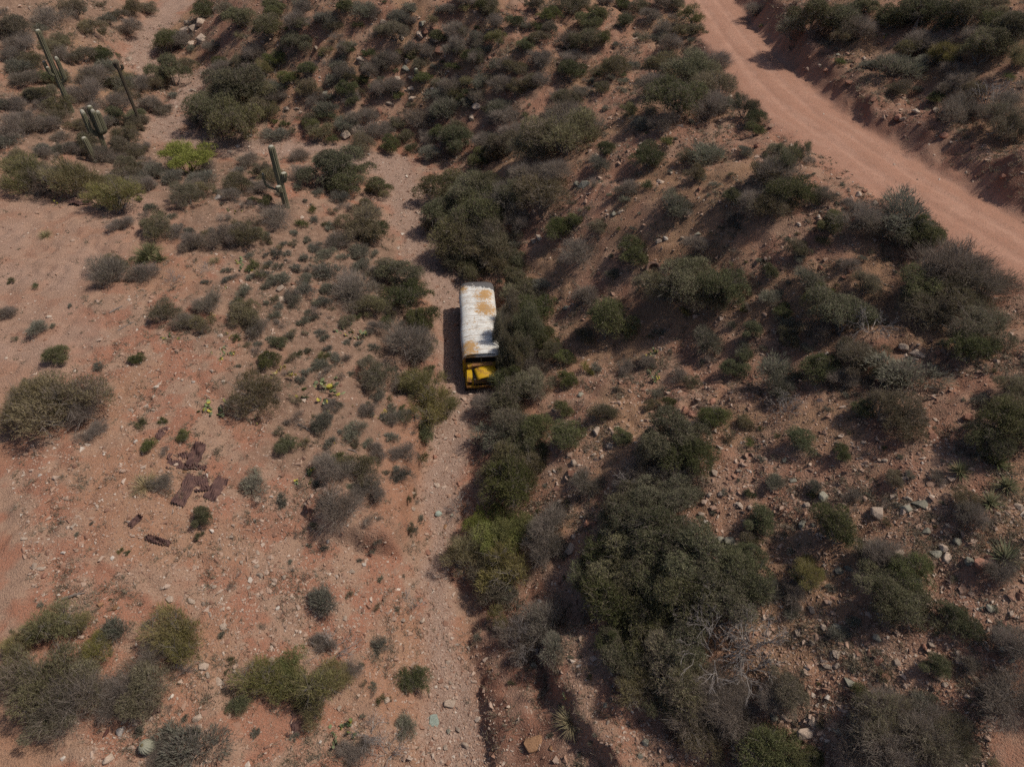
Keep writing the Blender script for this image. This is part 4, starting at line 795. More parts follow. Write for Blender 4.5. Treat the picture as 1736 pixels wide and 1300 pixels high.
# ------------------------------------------------------------------ saguaros
sag_m, nt, b = new_mat("saguaro_skin"); tc = N(nt, "ShaderNodeTexCoord").outputs["Object"]
nt.links.new(mix(nt, attr(nt, "tip"), mix(nt, noise(nt, tc, 2.2, 4), (.14, .135, .085), (.235, .22, .15)), (.45, .43, .36)), b.inputs["Base Color"])
sagdead_m, nt, b = new_mat("saguaro_dead_skin"); tc = N(nt, "ShaderNodeTexCoord").outputs["Object"]
nt.links.new(mix(nt, noise(nt, tc, 2.5, 4), (.07, .055, .04), (.15, .125, .09)), b.inputs["Base Color"])
def ribbed(name, path, radii, mat, parent, tip=True, ribs=12):
    path = [np.asarray(p, float) for p in path]; n = ribs * 2; co, fa, ti = [], [], []
    for k, (p, r) in enumerate(zip(path, radii)):
        d = unit(path[min(k + 1, len(path) - 1)] - path[max(k - 1, 0)]); a = unit(np.cross(d, [.2, .97, .1])); c = np.cross(d, a)
        for i in range(n):
            q = r * (1.08 if i % 2 == 0 else .86); t = 2 * math.pi * i / n; co.append(p + q * (a * math.cos(t) + c * math.sin(t))); ti.append(1.0 if tip and k >= len(path) - 2 else 0.0)
    for k in range(len(path) - 1):
        for i in range(n): fa.append((k * n + i, k * n + (i + 1) % n, (k + 1) * n + (i + 1) % n, (k + 1) * n + i))
    fa.append(tuple((len(path) - 1) * n + i for i in range(n)))
    me = bpy.data.meshes.new(name); me.from_pydata([tuple(v) for v in co], [], fa); me.materials.append(mat); set_attr(me, "tip", ti); me.update()
    o = bpy.data.objects.new(name, me); COL.objects.link(o); o.parent = parent; return o
def column(h, r0, r1, lean=(0, 0), n=10):
    zs = list(np.linspace(-.2, h - r1 * .9, n)) + [h - r1 * .45, h - r1 * .15, h]
    rad = [r0 * .85 + (r1 - r0 * .85) * min(1, max(0, z / h) * 1.8) if z < h * .55 else r1 for z in zs[:n]] + [r1 * .85, r1 * .6, r1 * .25]
    return [(lean[0] * z / h, lean[1] * z / h, z) for z in zs], rad
def arm(z, ang, out, up, r):
    c, s = math.cos(ang), math.sin(ang)
    P = [(0, 0, z - .02)] + [(c * out * math.sin(t), s * out * math.sin(t), z + out * .55 * (1 - math.cos(t))) for t in (.5, .9, 1.3, 1.57)]
    zt = P[-1][2]
    P += [(c * out, s * out, zt + up * q) for q in (.3, .6, .85, .95, 1.0)]
    return P, [r * .75, r * .85, r * .95, r, r, r, r, r * .95, r * .65, r * .25]
def saguaro(name, px, py, top_px, label, rr, arms, dead=False):
    """base pixel, pixel of the tip: the height follows"""
    p = hit(px, py); h = 3.0
    for _ in range(30):
        u_, v_, _z = project((p[0], p[1], p[2] + h)); h *= (math.hypot(px - top_px[0], py - top_px[1]) / max(1, math.hypot(px - u_, py - v_))) ** .7
    o = empty(name, tuple(p)); tag(o, label, "cactus", "saguaros")
    mat = sagdead_m if dead else sag_m
    for q in (0, 1.6, 3.2): CANOPY.append((p[0], p[1] - q, 1.5))
    u_, v_, zc = project((p[0], p[1], p[2] + h)); lean = ((top_px[0] - u_) * zc / FPX, 0)
    P, R = column(h, rr, rr * .9, lean); ribbed("trunk", P, R, mat, o, not dead)
    for z, ang, out, up, r in arms:
        P, R = arm(z * h, ang, out, up * h, r * rr); P = [(x + lean[0] * z, y, zz) for x, y, zz in P]; ribbed("arm", P, R, mat, o)
    print(name, "h", round(h, 2)); return o
saguaro("saguaro", 122, 190, (63, 50), "tallest saguaro, two-armed, leaning over the scrub on the far hillside", .26, [(.38, .3, .55, .26, .7), (.50, 3.4, .55, .10, .6), (.47, 4.2, .5, .08, .55)])
saguaro("saguaro", 178, 252, (151, 178), "stout saguaro with a crowd of upright arms", .24, [(.36, 3.1, .75, .44, .85), (.34, 3.9, .62, .5, .85), (.38, 5.6, .5, .5, .85), (.36, .2, .55, .44, .85), (.42, 2.2, .5, .46, .8)])
saguaro("saguaro", 163, 276, (141, 234), "short armless saguaro beside the many-armed one", .26, [])
saguaro("saguaro", 243, 222, (196, 106), "thin withered saguaro stem with a ragged broken top", .16, [(.9, 2.6, .35, .05, .9), (.88, .5, .35, .04, .8)], True)
saguaro("saguaro", 486, 352, (459, 247), "lone saguaro with a curved left arm standing in the sage", .27, [(.30, 3.25, 1.15, .16, .34), (.30, 4.5, .42, .06, .8), (.48, .1, .42, .05, .85), (.42, .4, .4, .03, .6)])
saguaro("saguaro", 707, 135, (705, 116), "small saguaro stub on the rocky outcrop hill", .24, [])
saguaro("saguaro", 310, 82, (300, 68), "small slanting saguaro below the pale outcrop by the upper wash", .16, [])
# barrel cactus
p = hit(256, 1268); bc = empty("barrel_cactus", tuple(p)); bc.rotation_euler = (.1, -.25, .3); bc.scale = (.85, .85, .9)
tag(bc, "pale ribbed barrel cactus casting a round shadow at the lower edge", "cactus")
bar_m, nt, b = new_mat("barrel_skin"); nt.links.new(mix(nt, noise(nt, N(nt, "ShaderNodeTexCoord").outputs["Object"], 6, 3), (.24, .24, .18), (.34, .33, .26)), b.inputs["Base Color"])
n_ = 32; prof_ = [(-.1, .26), (.1, .31), (.3, .33), (.48, .31), (.6, .24), (.67, .14), (.69, .03)]
bm = loft([[((r * (1.04 if i % 2 else .94)) * math.cos(6.2832 * i / n_), (r * (1.04 if i % 2 else .94)) * math.sin(6.2832 * i / n_), z) for i in range(n_)] for z, r in prof_])
bm_obj("ribbed_body", bm, bar_m, bc)
cr = bmesh.new(); bmesh.ops.create_cone(cr, cap_ends=True, segments=10, radius1=.1, radius2=.02, depth=.06, matrix=Matrix.Translation((0, 0, .70))); bm_obj("flower_crown", cr, PM['t'], bc)

# ------------------------------------------------------------------ yellowed prickly pears
ymat = plant_mat("yellow_pad", (.52, .41, .10), (.66, .54, .20), (.5, .4, .12), gain=1.0)
YPADS = [pad_mesh(ymat, .0, 0), pad_mesh(ymat, .5, 0), pad_mesh(ymat, 1., 0)]
for px, py, r, lab in ((471, 632, 15, "bright yellow dying prickly pear above the dense round shrub"), (374, 489, 7, "small yellow dying prickly pear on the sage flat"), (352, 534, 8, "yellow fallen pads under the grey shrub"), (597, 681, 6, "tiny two-padded yellow prickly pear"), (617, 700, 8, "yellowing prickly pear, left of two below the bus's shadow bank"), (644, 700, 11, "wide yellowing prickly pear, right of two below the bus's shadow bank"), (384, 573, 8, "yellowish prickly pear in line with the green ones"), (552, 694, 8, "pale yellow pads at the foot of a green prickly pear"), (573, 744, 6, "cream dying pads below a sage bush")):
    p = hit(px, py + r * .2); s = 1.55 * r * depth(p) / FPX
    o = empty("yellow_prickly_pear"); pear_pads(o, px, YPADS, 4 if px == 597 else 16 if r < 12 else 40)
    o.location = (p[0], p[1], float(hgt(p[0], p[1])) - .02); o.scale = (s, s, s * .7); o.rotation_euler = (0, 0, px); tag(o, lab, "cactus", "yellowed prickly pears")

# ------------------------------------------------------------------ rusty corrugated sheets
rust_m, nt, b = new_mat("rusted_iron"); tc = N(nt, "ShaderNodeTexCoord").outputs["Object"]
rn = noise(nt, tc, 3, 5, .7)
nt.links.new(mix(nt, ramp(nt, rn, [(.35, 0.), (.65, 1.)]), (.065, .036, .036), (.16, .088, .072)), b.inputs["Base Color"]); b.inputs["Roughness"].default_value = .75; b.inputs["Specular IOR Level"].default_value = .3
def sheet(px, py, wpx, lpx, ang, label, bend=.0, hole=None, tilt=(0, 0), pitch=.11, lift=.05):
    p = hit(px, py); s = depth(p) / FPX; w, l = wpx * s, lpx * s * (1.08 if lpx > wpx else 1.0)
    nx_, ny2 = max(8, int(w / pitch * 6)), 14
    bm = bmesh.new(); V = []
    for j in range(ny2 + 1):
        V.append([bm.verts.new(((i / nx_ - .5) * w * (1 + .08 * math.sin(j * 1.3)), (j / ny2 - .5) * l + .04 * math.sin(i * .9 + j), .014 * math.sin(2 * math.pi * (i / nx_) * w / pitch) + bend * ((j / ny2 - .5) ** 2 * 4) + .06 * math.sin(j * .5 + i * .12 + px) + .05 * math.sin(j * 1.1 + px * .7) * math.cos(i * .21 + py))) for i in range(nx_ + 1)])
    for j in range(ny2):
        for i in range(nx_):
            if hole and any(math.hypot((i / nx_ - hx) * w, (j / ny2 - hy) * l) < hr * min(w, l) for hx, hy, hr in hole): continue
            bm.faces.new((V[j][i], V[j][i + 1], V[j + 1][i + 1], V[j + 1][i]))
    for v in [v for v in bm.verts if not v.link_faces]: bm.verts.remove(v)
    o = bm_obj("corrugated_sheet", bm, rust_m)
    nr = normal_at(p[0], p[1]); q = nr.to_track_quat('Z', 'Y')
    o.rotation_mode = 'QUATERNION'; o.rotation_quaternion = Vector((0, 0, 1)).rotation_difference(nr) @ Euler((tilt[0], tilt[1], ang)).to_quaternion()
    o.location = Vector(p) + nr * (lift + abs(math.sin(tilt[0])) * l * .3 + abs(math.sin(tilt[1])) * w * .3)
    so = o.modifiers.new("thickness", 'SOLIDIFY'); so.thickness = .012
    tag(o, label, "metal sheet", "rusty corrugated sheets"); return o
sheet(333, 772, 20, 40, -.15, "upright-curled rusty sheet, topmost of the sheet pile", .12, None, (.05, .25))
sheet(310, 783, 46, 30, .2, "torn rusty sheet with ragged holes under the curled one", .10, [(.2, .75, .22), (.55, .55, .12), (.95, .95, .3)], (0, .0))
sheet(332, 793, 34, 12, .15, "narrow rusty strip along the pile's lower edge", .03)
sheet(315, 833, 22, 58, -.10, "long bent rusty sheet, leftmost of the three lower ones", .10, None, (.03, .06))
sheet(341, 821, 22, 30, .45, "short creased rusty sheet between two longer ones", .08, None, (0, -.12))
sheet(367, 829, 21, 42, -.28, "flat ribbed rusty sheet, rightmost of the three lower ones", .02, None, (.04, .1))
sheet(274, 735, 13, 26, -.15, "small rusty sheet scrap with a hole, under a green tuft", .03, [(.45, .6, .16)])
sheet(231, 884, 10, 22, -.5, "crumpled rusty scrap left of the sheet pile", .12, None, (.2, .35))
sheet(268, 917, 40, 9, -.15, "narrow rusty strip lying alone below the sheet pile", .05, None, (.35, 0))
sheet(506, 1224, 28, 46, -.06, "square rusty sheet poking out under the green tree", .03, None, (0, .04))
sheet(259, 1200, 28, 19, .25, "reddish ribbed sheet end under the dark shrub", .02, None, (.05, 0))
sheet(138, 346, 34, 13, .1, "curled rusty sheet on the back edge of the terrace", .12, [(.3, .95, .3)], (.1, 0))

# ------------------------------------------------------------------ tyre, sticks
p = hit(1107, 460); bm = bmesh.new(); R_, r_ = .42, .15
tv = [[bm.verts.new(((R_ + r_ * math.cos(b_ * 6.2832 / 10) * .8) * math.cos(a_ * 6.2832 / 28), (R_ + r_ * math.cos(b_ * 6.2832 / 10) * .8) * math.sin(a_ * 6.2832 / 28), r_ * math.sin(b_ * 6.2832 / 10))) for b_ in range(10)] for a_ in range(28)]
for a_ in range(28):
    for b_ in range(10): bm.faces.new((tv[a_][b_], tv[(a_ + 1) % 28][b_], tv[(a_ + 1) % 28][(b_ + 1) % 10], tv[a_][(b_ + 1) % 10]))
dust_m, nt, b = new_mat("dusty_rubber"); nt.links.new(mix(nt, ramp(nt, noise(nt, N(nt, "ShaderNodeTexCoord").outputs["Object"], 5, 4), [(.35, 0.), (.6, 1.)]), (.06, .045, .04), (.26, .16, .12)), b.inputs["Base Color"])
ty = bm_obj("tyre", bm, dust_m, None, True); ty.location = (p[0], p[1], p[2] + .12); ty.rotation_euler = (.75, -.35, .2)
tag(ty, "dust-caked old tyre half buried on the stony slope", "tyre")
stick_m, nt, b = new_mat("grey_dead_wood"); nt.links.new(mix(nt, noise(nt, N(nt, "ShaderNodeTexCoord").outputs["Object"], 8, 3), (.14, .11, .095), (.30, .26, .235)), b.inputs["Base Color"])
for x0, y0, x1, y1, th, lab in ((505, 719, 529, 734, .05, "straight dead stick below the prickly pears"), (186, 531, 208, 520, .05, "forked dead stick on the bare terrace"), (380, 1167, 402, 1153, .035, "thin curved twig on the eroded lower bank"), (200, 561, 228, 546, .04, "spindly fallen branch beside a white scrap"), (105, 1016, 145, 1005, .06, "short dark log end on the lower terrace"), (590, 762, 606, 768, .04, "dead branch beside the twin sage bushes")):
    a_, c_ = hit(x0, y0), hit(x1, y1); a_[2] += th * .6; c_[2] += th * .6; m_ = (a_ + c_) / 2 + np.array([.03, .02, .04]); d_ = c_ - a_
    me = tubes("dead_stick", [(a_, m_, th, th * .8), (m_, c_, th * .8, th * .35), (m_, m_ + d_ * .3 + np.array([.1, .16, .02]), th * .45, th * .15)], stick_m, 6)
    o = bpy.data.objects.new("dead_stick", me); COL.objects.link(o); tag(o, lab, "stick", "fallen sticks")

# ------------------------------------------------------------------ rocks
def hull(seed, n=16, sq=(1, .8, .6), bev=True):
    r = np.random.default_rng(seed); bm = bmesh.new()
    P = unit(r.normal(size=(n, 3))) * r.uniform(.75, 1.05, (n, 1)) * np.array(sq)
    for q in P: bm.verts.new(q)
    h = bmesh.ops.convex_hull(bm, input=bm.verts[:]); 
    for v in [v for v in bm.verts if not v.link_faces]: bm.verts.remove(v)
    bmesh.ops.recalc_face_normals(bm, faces=bm.faces[:])
    if bev:
        bmesh.ops.bevel(bm, geom=bm.edges[:], offset=.05, segments=1, affect='EDGES', profile=.6)
        bmesh.ops.triangulate(bm, faces=bm.faces[:])
    return bm
def rock_mat(name, a, c):
    m, nt, b = new_mat(name); tc = N(nt, "ShaderNodeTexCoord").outputs["Object"]; oi = N(nt, "ShaderNodeObjectInfo").outputs["Random"]
    n1 = noise(nt, tc, 1.8, 3, .65); n2 = noise(nt, tc, 8, 2, .6)
    col = mix(nt, n1, a, c); col = mix(nt, ramp(nt, n2, [(.35, .5), (.55, 0.)]), col, tuple(q * .5 for q in a))
    hs = N(nt, "ShaderNodeHueSaturation"); nt.links.new(col, hs.inputs["Color"]); nt.links.new(math_(nt, 'ADD', math_(nt, 'MULTIPLY', oi, .5), .75), hs.inputs["Value"])
    nt.links.new(hs.outputs[0], b.inputs["Base Color"]); bump(nt, b, n2, .5, .06); return m
ROCKM = {'p': rock_mat("pale_stone", (.36, .27, .21), (.52, .42, .34)), 'r': rock_mat("red_stone", (.27, .13, .09), (.40, .22, .16)), 'n': rock_mat("grey_green_stone", (.24, .225, .175), (.38, .355, .29)),
         't': rock_mat("turquoise_stone", (.30, .36, .31), (.46, .52, .45)), 'a': rock_mat("orange_stone", (.27, .15, .085), (.36, .21, .12)), 'w': rock_mat("white_stone", (.55, .48, .42), (.68, .60, .53)), 'b': rock_mat("maroon_stone", (.10, .045, .04), (.17, .08, .065))}
RNAME = {'p': "pale tan rock", 'r': "reddish rock", 'n': "grey-green rock", 't': "turquoise rock", 'a': "orange rock", 'w': "whitish rock", 'b': "maroon rock"}
RM = {}
for key in ROCKM:
    RM[key] = []
    for i in range(5 if key in 'prn' else 2):
        bm = hull(200 + i * 7 + ord(key), 15 + i, (1, random.uniform(.65, .95), random.uniform(.5, .75)))
        me = bpy.data.meshes.new("rock"); bm.to_mesh(me); bm.free(); me.materials.append(ROCKM[key]); RM[key].append(me)
ROCKS = """370,337,10,w;475,490,11,p;474,508,12,p;260,696,5,p;262,674,5,p;309,645,4,p;328,648,5,w;314,744,6,w;230,749,6,w;350,807,6,w;125,892,8,p;359,900,6,w;392,910,5,p;68,806,5,w;107,937,6,w;42,914,7,p;191,946,6,w;313,800,5,a;440,976,8,p;409,953,5,p;96,1020,5,p;288,1016,8,p;324,1019,10,p;346,1023,6,p;379,1062,9,p;422,997,5,p;471,1031,6,w;30,1080,6,p;204,1240,11,w;179,1243,9,b;212,1222,9,p;183,1286,12,p;107,1285,6,w;363,995,6,p;
763,1192,14,p;736,1222,15,t;759,1123,7,p;776,1236,8,p;761,1239,6,n;788,1264,9,p;755,1267,6,p;575,1199,6,p;543,1257,5,w;611,1029,4,w;683,1051,6,p;696,1048,7,p;716,1051,7,p;655,1187,8,p;586,1048,6,p;617,957,6,w;597,969,7,p;830,1134,6,a;906,1262,22,a;934,1268,6,a;1037,1139,10,p;915,1019,6,w;906,1128,8,n;1031,1225,5,p;1095,1259,8,n;1084,1282,7,n;1026,1195,6,n;
744,871,9,t;754,893,6,a;741,824,8,p;737,775,6,r;725,936,7,r;779,821,6,r;700,836,6,p;700,863,6,p;766,874,5,n;827,669,7,r;556,918,5,w;460,842,5,w;701,924,6,p;965,930,13,p;972,910,6,p;995,888,10,r;1006,888,8,r;998,907,10,r;948,850,7,p;973,785,8,p;1006,771,6,p;1021,775,6,p;1034,757,10,p;1012,732,13,p;967,802,9,r;985,669,8,n;1211,802,9,p;1183,838,9,p;1203,840,7,p;1222,838,7,p;1253,857,8,p;1272,860,6,p;1253,799,7,p;1239,918,15,n;1222,915,10,n;1192,915,11,n;1196,885,7,w;1189,871,7,p;1172,915,9,n;1206,681,10,r;1175,705,12,r;1160,697,10,r;1190,690,9,r;
1486,870,17,p;1558,857,20,n;1535,862,12,n;1361,892,12,n;1378,890,7,n;1622,919,14,n;1522,940,14,p;1506,935,10,p;1583,940,14,n;1604,946,15,p;1597,930,10,p;1422,968,12,n;1439,964,10,n;1644,954,13,n;1666,957,20,r;1680,950,14,r;1345,816,9,n;1368,857,8,p;1514,843,9,p;1606,890,7,p;1570,902,10,n;1397,843,12,n;1540,845,8,p;1330,780,7,n;1500,780,6,p;1530,812,6,p;1580,740,10,r;1425,740,6,p;1640,708,12,r;1585,712,6,p;1690,870,7,p;1725,860,10,p;
1422,1067,16,n;1396,1063,8,p;1485,1081,10,n;1374,1034,10,p;1417,1109,10,p;1403,1131,10,p;1420,1130,8,p;1437,1156,13,n;1489,1120,13,r;1520,1124,9,p;1577,1092,9,p;1568,1096,9,r;1680,1033,11,n;1664,1031,7,n;1714,1041,8,p;1364,1243,24,p;1376,1222,10,p;1422,1240,12,n;1548,1181,12,n;1441,1213,8,n;1624,1106,7,p;1633,1114,7,p;1602,1160,7,p;1351,1074,10,p;1375,1090,7,p;1500,1145,11,r;1690,1078,9,n;1700,1100,9,n;1715,1120,8,n;1660,1100,7,r;1700,1060,9,r;1720,1080,9,r;1640,1180,6,p;1312,1218,10,n;1330,1215,8,p;1310,995,6,p;1315,1020,7,p;1305,1120,6,p;
1128,405,8,w;1117,410,8,p;1156,404,7,p;1183,399,9,n;1167,363,8,p;1311,525,7,p;915,404,9,p;905,410,7,p;959,523,8,n;990,315,13,n;978,313,9,n;1138,294,6,p;1120,310,9,p;1040,365,8,n;1052,360,7,p;1015,380,7,n;1454,331,8,p;1483,345,6,p;1555,604,16,p;1533,590,12,p;1505,612,12,r;1590,600,9,r;1420,330,6,p;1465,325,6,r;1390,455,6,r;1440,460,8,r;1430,470,6,r;
716,42,10,n;744,19,8,p;650,39,8,p;712,61,11,p;739,69,12,p;755,66,11,p;727,86,10,p;702,75,10,r;745,88,10,r;689,118,10,n;673,136,9,p;697,133,9,p;733,152,6,w;697,152,8,p;700,169,10,p;586,155,9,n;575,122,9,n;611,102,9,p;486,186,7,p;504,186,7,p;586,230,13,p;614,228,13,p;602,222,10,p;642,191,10,r;608,216,9,p;661,177,8,p;808,183,11,p;536,83,7,p;625,263,5,w;680,66,7,p;720,55,10,r;735,50,9,r;690,105,7,p;560,145,8,n;550,160,8,n;830,100,6,r;850,20,6,r;800,200,8,p;
330,50,14,p;313,53,11,p;341,42,13,p;343,69,13,p;325,75,11,p;318,40,9,p;327,155,8,p;403,249,7,w;391,258,6,p;219,102,8,p;1552,191,9,p;1522,202,10,r;1586,188,8,p;1599,191,7,p;1530,205,8,p;1480,170,8,r;1440,140,8,r;1400,120,7,r;1420,95,7,n;1700,300,8,r;1674,200,7,p;1600,232,9,r;1650,250,8,r;820,560,6,p;200,1030,5,p;170,1025,9,a;195,1030,8,a;70,965,9,p;75,975,8,r;60,960,7,p;345,1131,11,p;372,1156,12,p;335,1217,10,p;352,1145,8,p"""
NR = {}
def place_rock(px, py, r, key, sink=.3):
    p = hit(px, py); s = r * depth(p) / FPX; k = NR.get(key, 0); NR[key] = k + 1
    big = s > .42
    o = bpy.data.objects.new("boulder" if big else "rock", RM[key][k % len(RM[key])]); COL.objects.link(o)
    nr = normal_at(p[0], p[1])
    o.location = (p[0], p[1], float(hgt(p[0], p[1])) + s * (.6 - sink * 1.6)); o.scale = (s, s * random.uniform(.8, 1.1), s * random.uniform(.8, 1.15))
    o.rotation_euler = (random.uniform(-.35, .35), random.uniform(-.35, .35), random.uniform(0, 6.283) if r < 20 else .25)
    want_label(o, px, py, (("large " if big else "") + RNAME[key]).replace("rock", "boulder" if big else "rock"), "boulder" if big else "rock", "loose rocks and boulders")
for t in ROCKS.replace("\n", "").split(";"):
    a, c, r, key = t.split(","); place_rock(float(a), float(c), float(r), key)
n_listed = sum(NR.values())
pool = [(410, 960, 40, 'p'), (440, 990, 40, 'p'), (350, 930, 30, 'p'), (560, 980, 60, 'p'), (1350, 1100, 90, 'p'), (1620, 1080, 90, 'n'), (1250, 840, 60, 'p'), (1480, 880, 90, 'p'), (740, 100, 60, 'p'), (600, 180, 60, 'p'), (1150, 620, 120, 'r'), (1000, 400, 90, 'p'), (1250, 330, 80, 'r'), (480, 480, 90, 'p'), (720, 1150, 50, 'p'), (760, 1000, 40, 'p')]
while sum(NR.values()) < 298:
    a, c, sp, key = random.choice(pool); x_, y_ = random.gauss(a, sp), random.gauss(c, sp * .7)
    if 0 < x_ < 1736 and 5 < y_ < 1295: place_rock(x_, y_, random.uniform(3.5, 6.5), key)
print("rocks", n_listed, sum(NR.values()))

# ------------------------------------------------------------------ extra low sage and tufts on the slopes (countable), then stuff
low_n = 0; tries = 0
CAN = np.array(CANOPY)
while low_n < 290 and tries < 6000:
    tries += 1
    px, py = random.uniform(5, 1731), random.uniform(4, 1290)
    if px < 480 and 380 < py < 1060 and random.random() < .8: continue
    p = hit(px, py)
    if float(samp(MW, p[0], p[1])) > .2 or float(samp(MR, p[0], p[1])) > .05: continue
    if 0 < float(samp(RU, p[0], p[1])) < 6: continue
    dd = np.hypot(CAN[:, 0] - p[0], CAN[:, 1] - p[1])
    if (dd < CAN[:, 2] * .75 + .2).any(): continue
    w = random.random(); kd = 's' if w < .45 else 'g' if w < .72 else 'o' if w < .86 else 'k'
    rr = random.uniform(4, 9) * (1.0 if py < 900 else 1.1)
    name, noun, cat, hc, zs, grp = KIND[kd]; s = rr * depth(p) / FPX
    o = bpy.data.objects.new("low_shrub", SMALL[kd][low_n % 3]); COL.objects.link(o); o.location = (p[0], p[1], p[2] - .02); o.scale = (s, s, s * random.uniform(.7, 1)); o.rotation_euler = (0, 0, random.uniform(0, 6.28))
    adj = {'s': "tiny sage-grey", 'g': "tiny bare-twigged", 'o': "tiny olive", 'k': "tiny green"}[kd]
    want_label(o, px, py, adj + " tuft", "shrub", "tiny low shrubs"); low_n += 1

fill = 0; tries = 0
FILLZ = [(0, 0, 330, 330, .9), (330, 60, 860, 270, 2.0), (480, 0, 1180, 170, 1.9), (820, 180, 1250, 560, .5), (1200, 250, 1736, 720, .6), (1290, 0, 1736, 240, .9), (880, 560, 1280, 800, .35), (1250, 760, 1736, 1300, .4), (400, 350, 760, 620, 2.2), (470, 620, 720, 900, 1.2), (230, 280, 480, 420, 1.0), (20, 130, 330, 330, 1.2)]
CAN = np.array(CANOPY)
while fill < 500 and tries < 12000:
    tries += 1; x0, y0, x1, y1, w = random.choices(FILLZ, [z[4] for z in FILLZ])[0]; px, py = random.uniform(x0, x1), random.uniform(y0, y1)
    p = hit(px, py)
    if float(samp(wash_soft, p[0], p[1])) > .03 or float(samp(MR, p[0], p[1])) > .02 or 0 < float(samp(RU, p[0], p[1])) < 8.5: continue
    if (np.hypot(CAN[:, 0] - p[0], CAN[:, 1] - p[1]) < CAN[:, 2] * .8 + .1).any(): continue
    w = random.random() + (.28 if px < 770 and py > 330 else 0); kd = 'g' if w < .38 else 'o' if w < .62 else 'k' if w < .74 else 's' if w < 1.1 else 'g'
    place_plant(px, py, random.uniform(6, 14) if px < 770 and py > 330 else random.uniform(8, 18) if py > 330 else random.uniform(9, 22), kd); fill += 1

# gravel: real stones, too many and too small to pick apart
grav_m, nt, b = new_mat("gravel_stone")
cr_ = ramp(nt, attr(nt, "tint"), [(0., (.16, .09, .07)), (.25, (.30, .17, .12)), (.5, (.38, .25, .185)), (.75, (.46, .34, .27)), (.92, (.50, .41, .34)), (1., (.62, .55, .48))])
nt.links.new(cr_, b.inputs["Base Color"])
tmpl = []
for i in range(8):
    bm = hull(400 + i, 8, (1, .8, .6), False); bm.verts.ensure_lookup_table(); bmesh.ops.triangulate(bm, faces=bm.faces[:])
    for k, v in enumerate(bm.verts): v.index = k
    tmpl.append((np.array([v.co[:] for v in bm.verts]), np.array([[v.index for v in f.verts] for f in bm.faces]))); bm.free()
def scatter_pts(n, dens):
    """ground points spread over the strip the photograph shows, thinned by dens(x, y)"""
    out = []; tot = 0
    while tot < n:
        y = 8 + (96 - 8) * rng.random(40000) ** 1.6; x = (rng.random(40000) * 2 - 1) * (10 + y * .66)
        z = hgt(x, y); zc = y * CP - (z - CAM[2]) * SP; u = FPX * x / zc
        m = (np.abs(u) < 930) & (rng.random(40000) < dens(x, y)); out.append(np.stack([x[m], y[m], z[m]], 1)); tot += m.sum()
    return np.concatenate(out)[:n]
SPILL = [(415, 970, 2.4), (370, 940, 2), (445, 1010, 2), (300, 880, 2.2), (270, 840, 2), (240, 740, 1.8), (570, 980, 3), (480, 1040, 2.5), (450, 720, 2), (500, 560, 3), (470, 500, 2.5), (1280, 820, 4), (1400, 1100, 5), (1600, 1080, 5), (1500, 900, 4), (1180, 300, 5), (1150, 640, 4), (1000, 780, 3), (640, 990, 2.5), (720, 60, 5), (600, 160, 6), (200, 1240, 3), (700, 960, 1.5), (690, 1050, 1.6), (700, 1150, 1.5), (680, 1230, 1.5), (60, 900, 2.5), (120, 960, 2.5), (40, 1010, 2), (200, 660, 2.2), (320, 640, 2.2), (140, 780, 2), (460, 850, 2.2), (540, 820, 2)]
SPW = [(on_plane(a, c, 2 if a < 700 else 6)[:2], r) for a, c, r in SPILL]
def dens_gravel(x, y):
    d = .27 + .30 * sstep(.1, .6, fbm(x / 2.2, y / 2.2, 101, 3) + .3) * np.clip(samp(RG, x, y) + .25, 0, 1)
    d = d + .5 * samp(MW, x, y)
    for (c, r) in SPW: d = d + .55 * np.exp(-((x - c[0]) ** 2 + (y - c[1]) ** 2) / (r * r))
    d = d * (1 - .5 * samp(bare_m, x, y)) * (1 - .985 * samp(MR, x, y))
    return np.clip(d, 0, 1)
def stones(name, n, smin, smax, label, dens=None):
    P = scatter_pts(n, dens or dens_gravel); n = len(P)
    s = smin * (smax / smin) ** (rng.random(n) ** 2.0) * (.7 + .3 * np.clip(P[:, 1] / 40, 0, 1.6))
    which = rng.integers(0, 8, n); CO, FA, TI = [], [], []; off = 0
    for k in range(8):
        m = which == k; q = P[m]; sc = s[m]; v, f = tmpl[k]; a = rng.random(m.sum()) * 6.283
        c, sn = np.cos(a), np.sin(a)
        vx = v[None, :, 0] * c[:, None] - v[None, :, 1] * sn[:, None]; vy = v[None, :, 0] * sn[:, None] + v[None, :, 1] * c[:, None]
        vz = v[None, :, 2] * rng.uniform(.7, 1.2, len(q))[:, None] + .05
        co = np.stack([vx, vy, vz], -1) * sc[:, None, None] + q[:, None, :]
        CO.append(co.reshape(-1, 3)); FA.append((f[None] + (off + np.arange(len(q)) * len(v))[:, None, None]).reshape(-1, 3)); off += len(q) * len(v)
        TI.append(np.repeat(np.clip(rng.beta(2.2, 2.0, len(q)), 0, 1), len(v)))
    o = mesh_obj(name, np.concatenate(CO), np.concatenate(FA), grav_m); set_attr(o.data, "tint", np.concatenate(TI)); o["kind"] = "stuff"; o["label"] = label; return o
stones("gravel", 125000, .026, .14, "loose gravel and pebbles strewn over the desert soil")

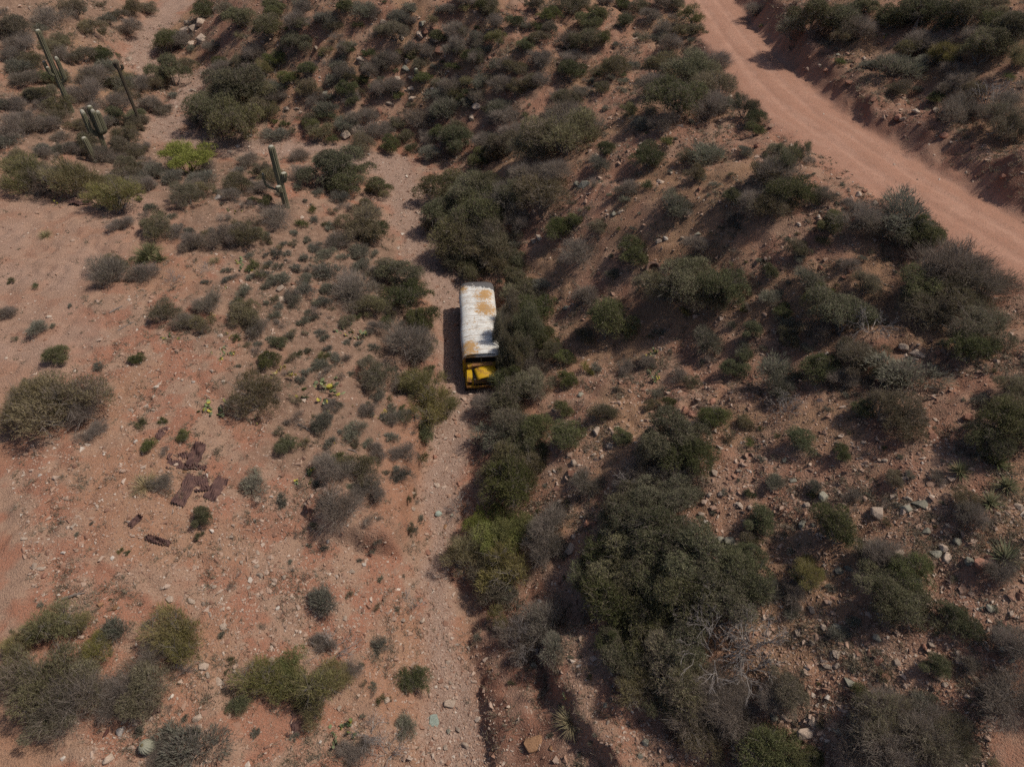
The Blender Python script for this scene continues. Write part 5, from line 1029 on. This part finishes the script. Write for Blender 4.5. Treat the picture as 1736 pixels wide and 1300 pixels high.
def dens_rubble(x, y):
    d = np.clip(samp(RG, x, y) - .2, 0, 1) * (.04 + .96 * sstep(.25, .6, fbm(x / 2.6, y / 2.6, 103, 3) + .15)) * (.55 + .9 * sstep(60, 72, y))
    d = d + .035
    for (c, r) in SPW: d = d + .16 * np.exp(-((x - c[0]) ** 2 + (y - c[1]) ** 2) / (r * r))
    return np.clip((d + .22 * samp(MW, x, y) * (y < 60)) * (1 - samp(MR, x, y)), 0, 1)
stones("rubble", 13000, .08, .30, "broken rubble lying over the rocky slopes", dens_rubble)

# dry grass and litter as thin blades in tufts
def dens_grass(x, y):
    d = (.10 + .9 * sstep(.0, .5, fbm(x / 3.0, y / 3.0, 111, 3))) * np.clip(samp(RG, x, y) * .9 + .18, 0, 1)
    return np.clip(d * (1 - .9 * samp(MW, x, y)) * (1 - samp(MR, x, y)) * (1 - .8 * samp(bare_m, x, y)), 0, 1)
def grass(name, n, nb, label, hgt_rng):
    T = scatter_pts(n, dens_grass); P = np.repeat(T, nb, 0); m = len(P)
    sz = np.repeat(rng.uniform(*hgt_rng, n) * (1 + .9 * sstep(50, 75, T[:, 1])), nb); tt = np.repeat(rng.random(n), nb)
    P = P + rng.normal(size=(m, 3)) * np.array([.35, .35, 0]) * sz[:, None]
    a = rng.random(m) * 6.283; D = unit(np.stack([np.cos(a), np.sin(a), rng.uniform(.2, 1.4, m)], 1)); S = unit(np.cross(D, rng.normal(size=(m, 3))))
    me = tri_mesh(name, P, D, S, sz * rng.uniform(.6, 1.3, m), np.full(m, .022) * (1 + P[:, 1] / 60), np.clip(tt + rng.normal(size=m) * .2, 0, 1), (rng.random(m) < .3).astype(float), litter_m)
    o = bpy.data.objects.new(name, me); COL.objects.link(o); o["kind"] = "stuff"; o["label"] = label
litter_m = plant_mat("dry_litter", (.115, .095, .06), (.26, .21, .125), (.20, .17, .14))
grass("dry_grass", 24000, 12, "sparse dry grass and twig litter between the shrubs", (.10, .30))
finish_labels()
print("kinds", {k: sum(1 for o in bpy.data.objects if o.name.split(".")[0] == KIND[k][0]) for k in KIND})
print("objects", len(bpy.data.objects), "tris", sum(len(m.polygons) for m in bpy.data.meshes))
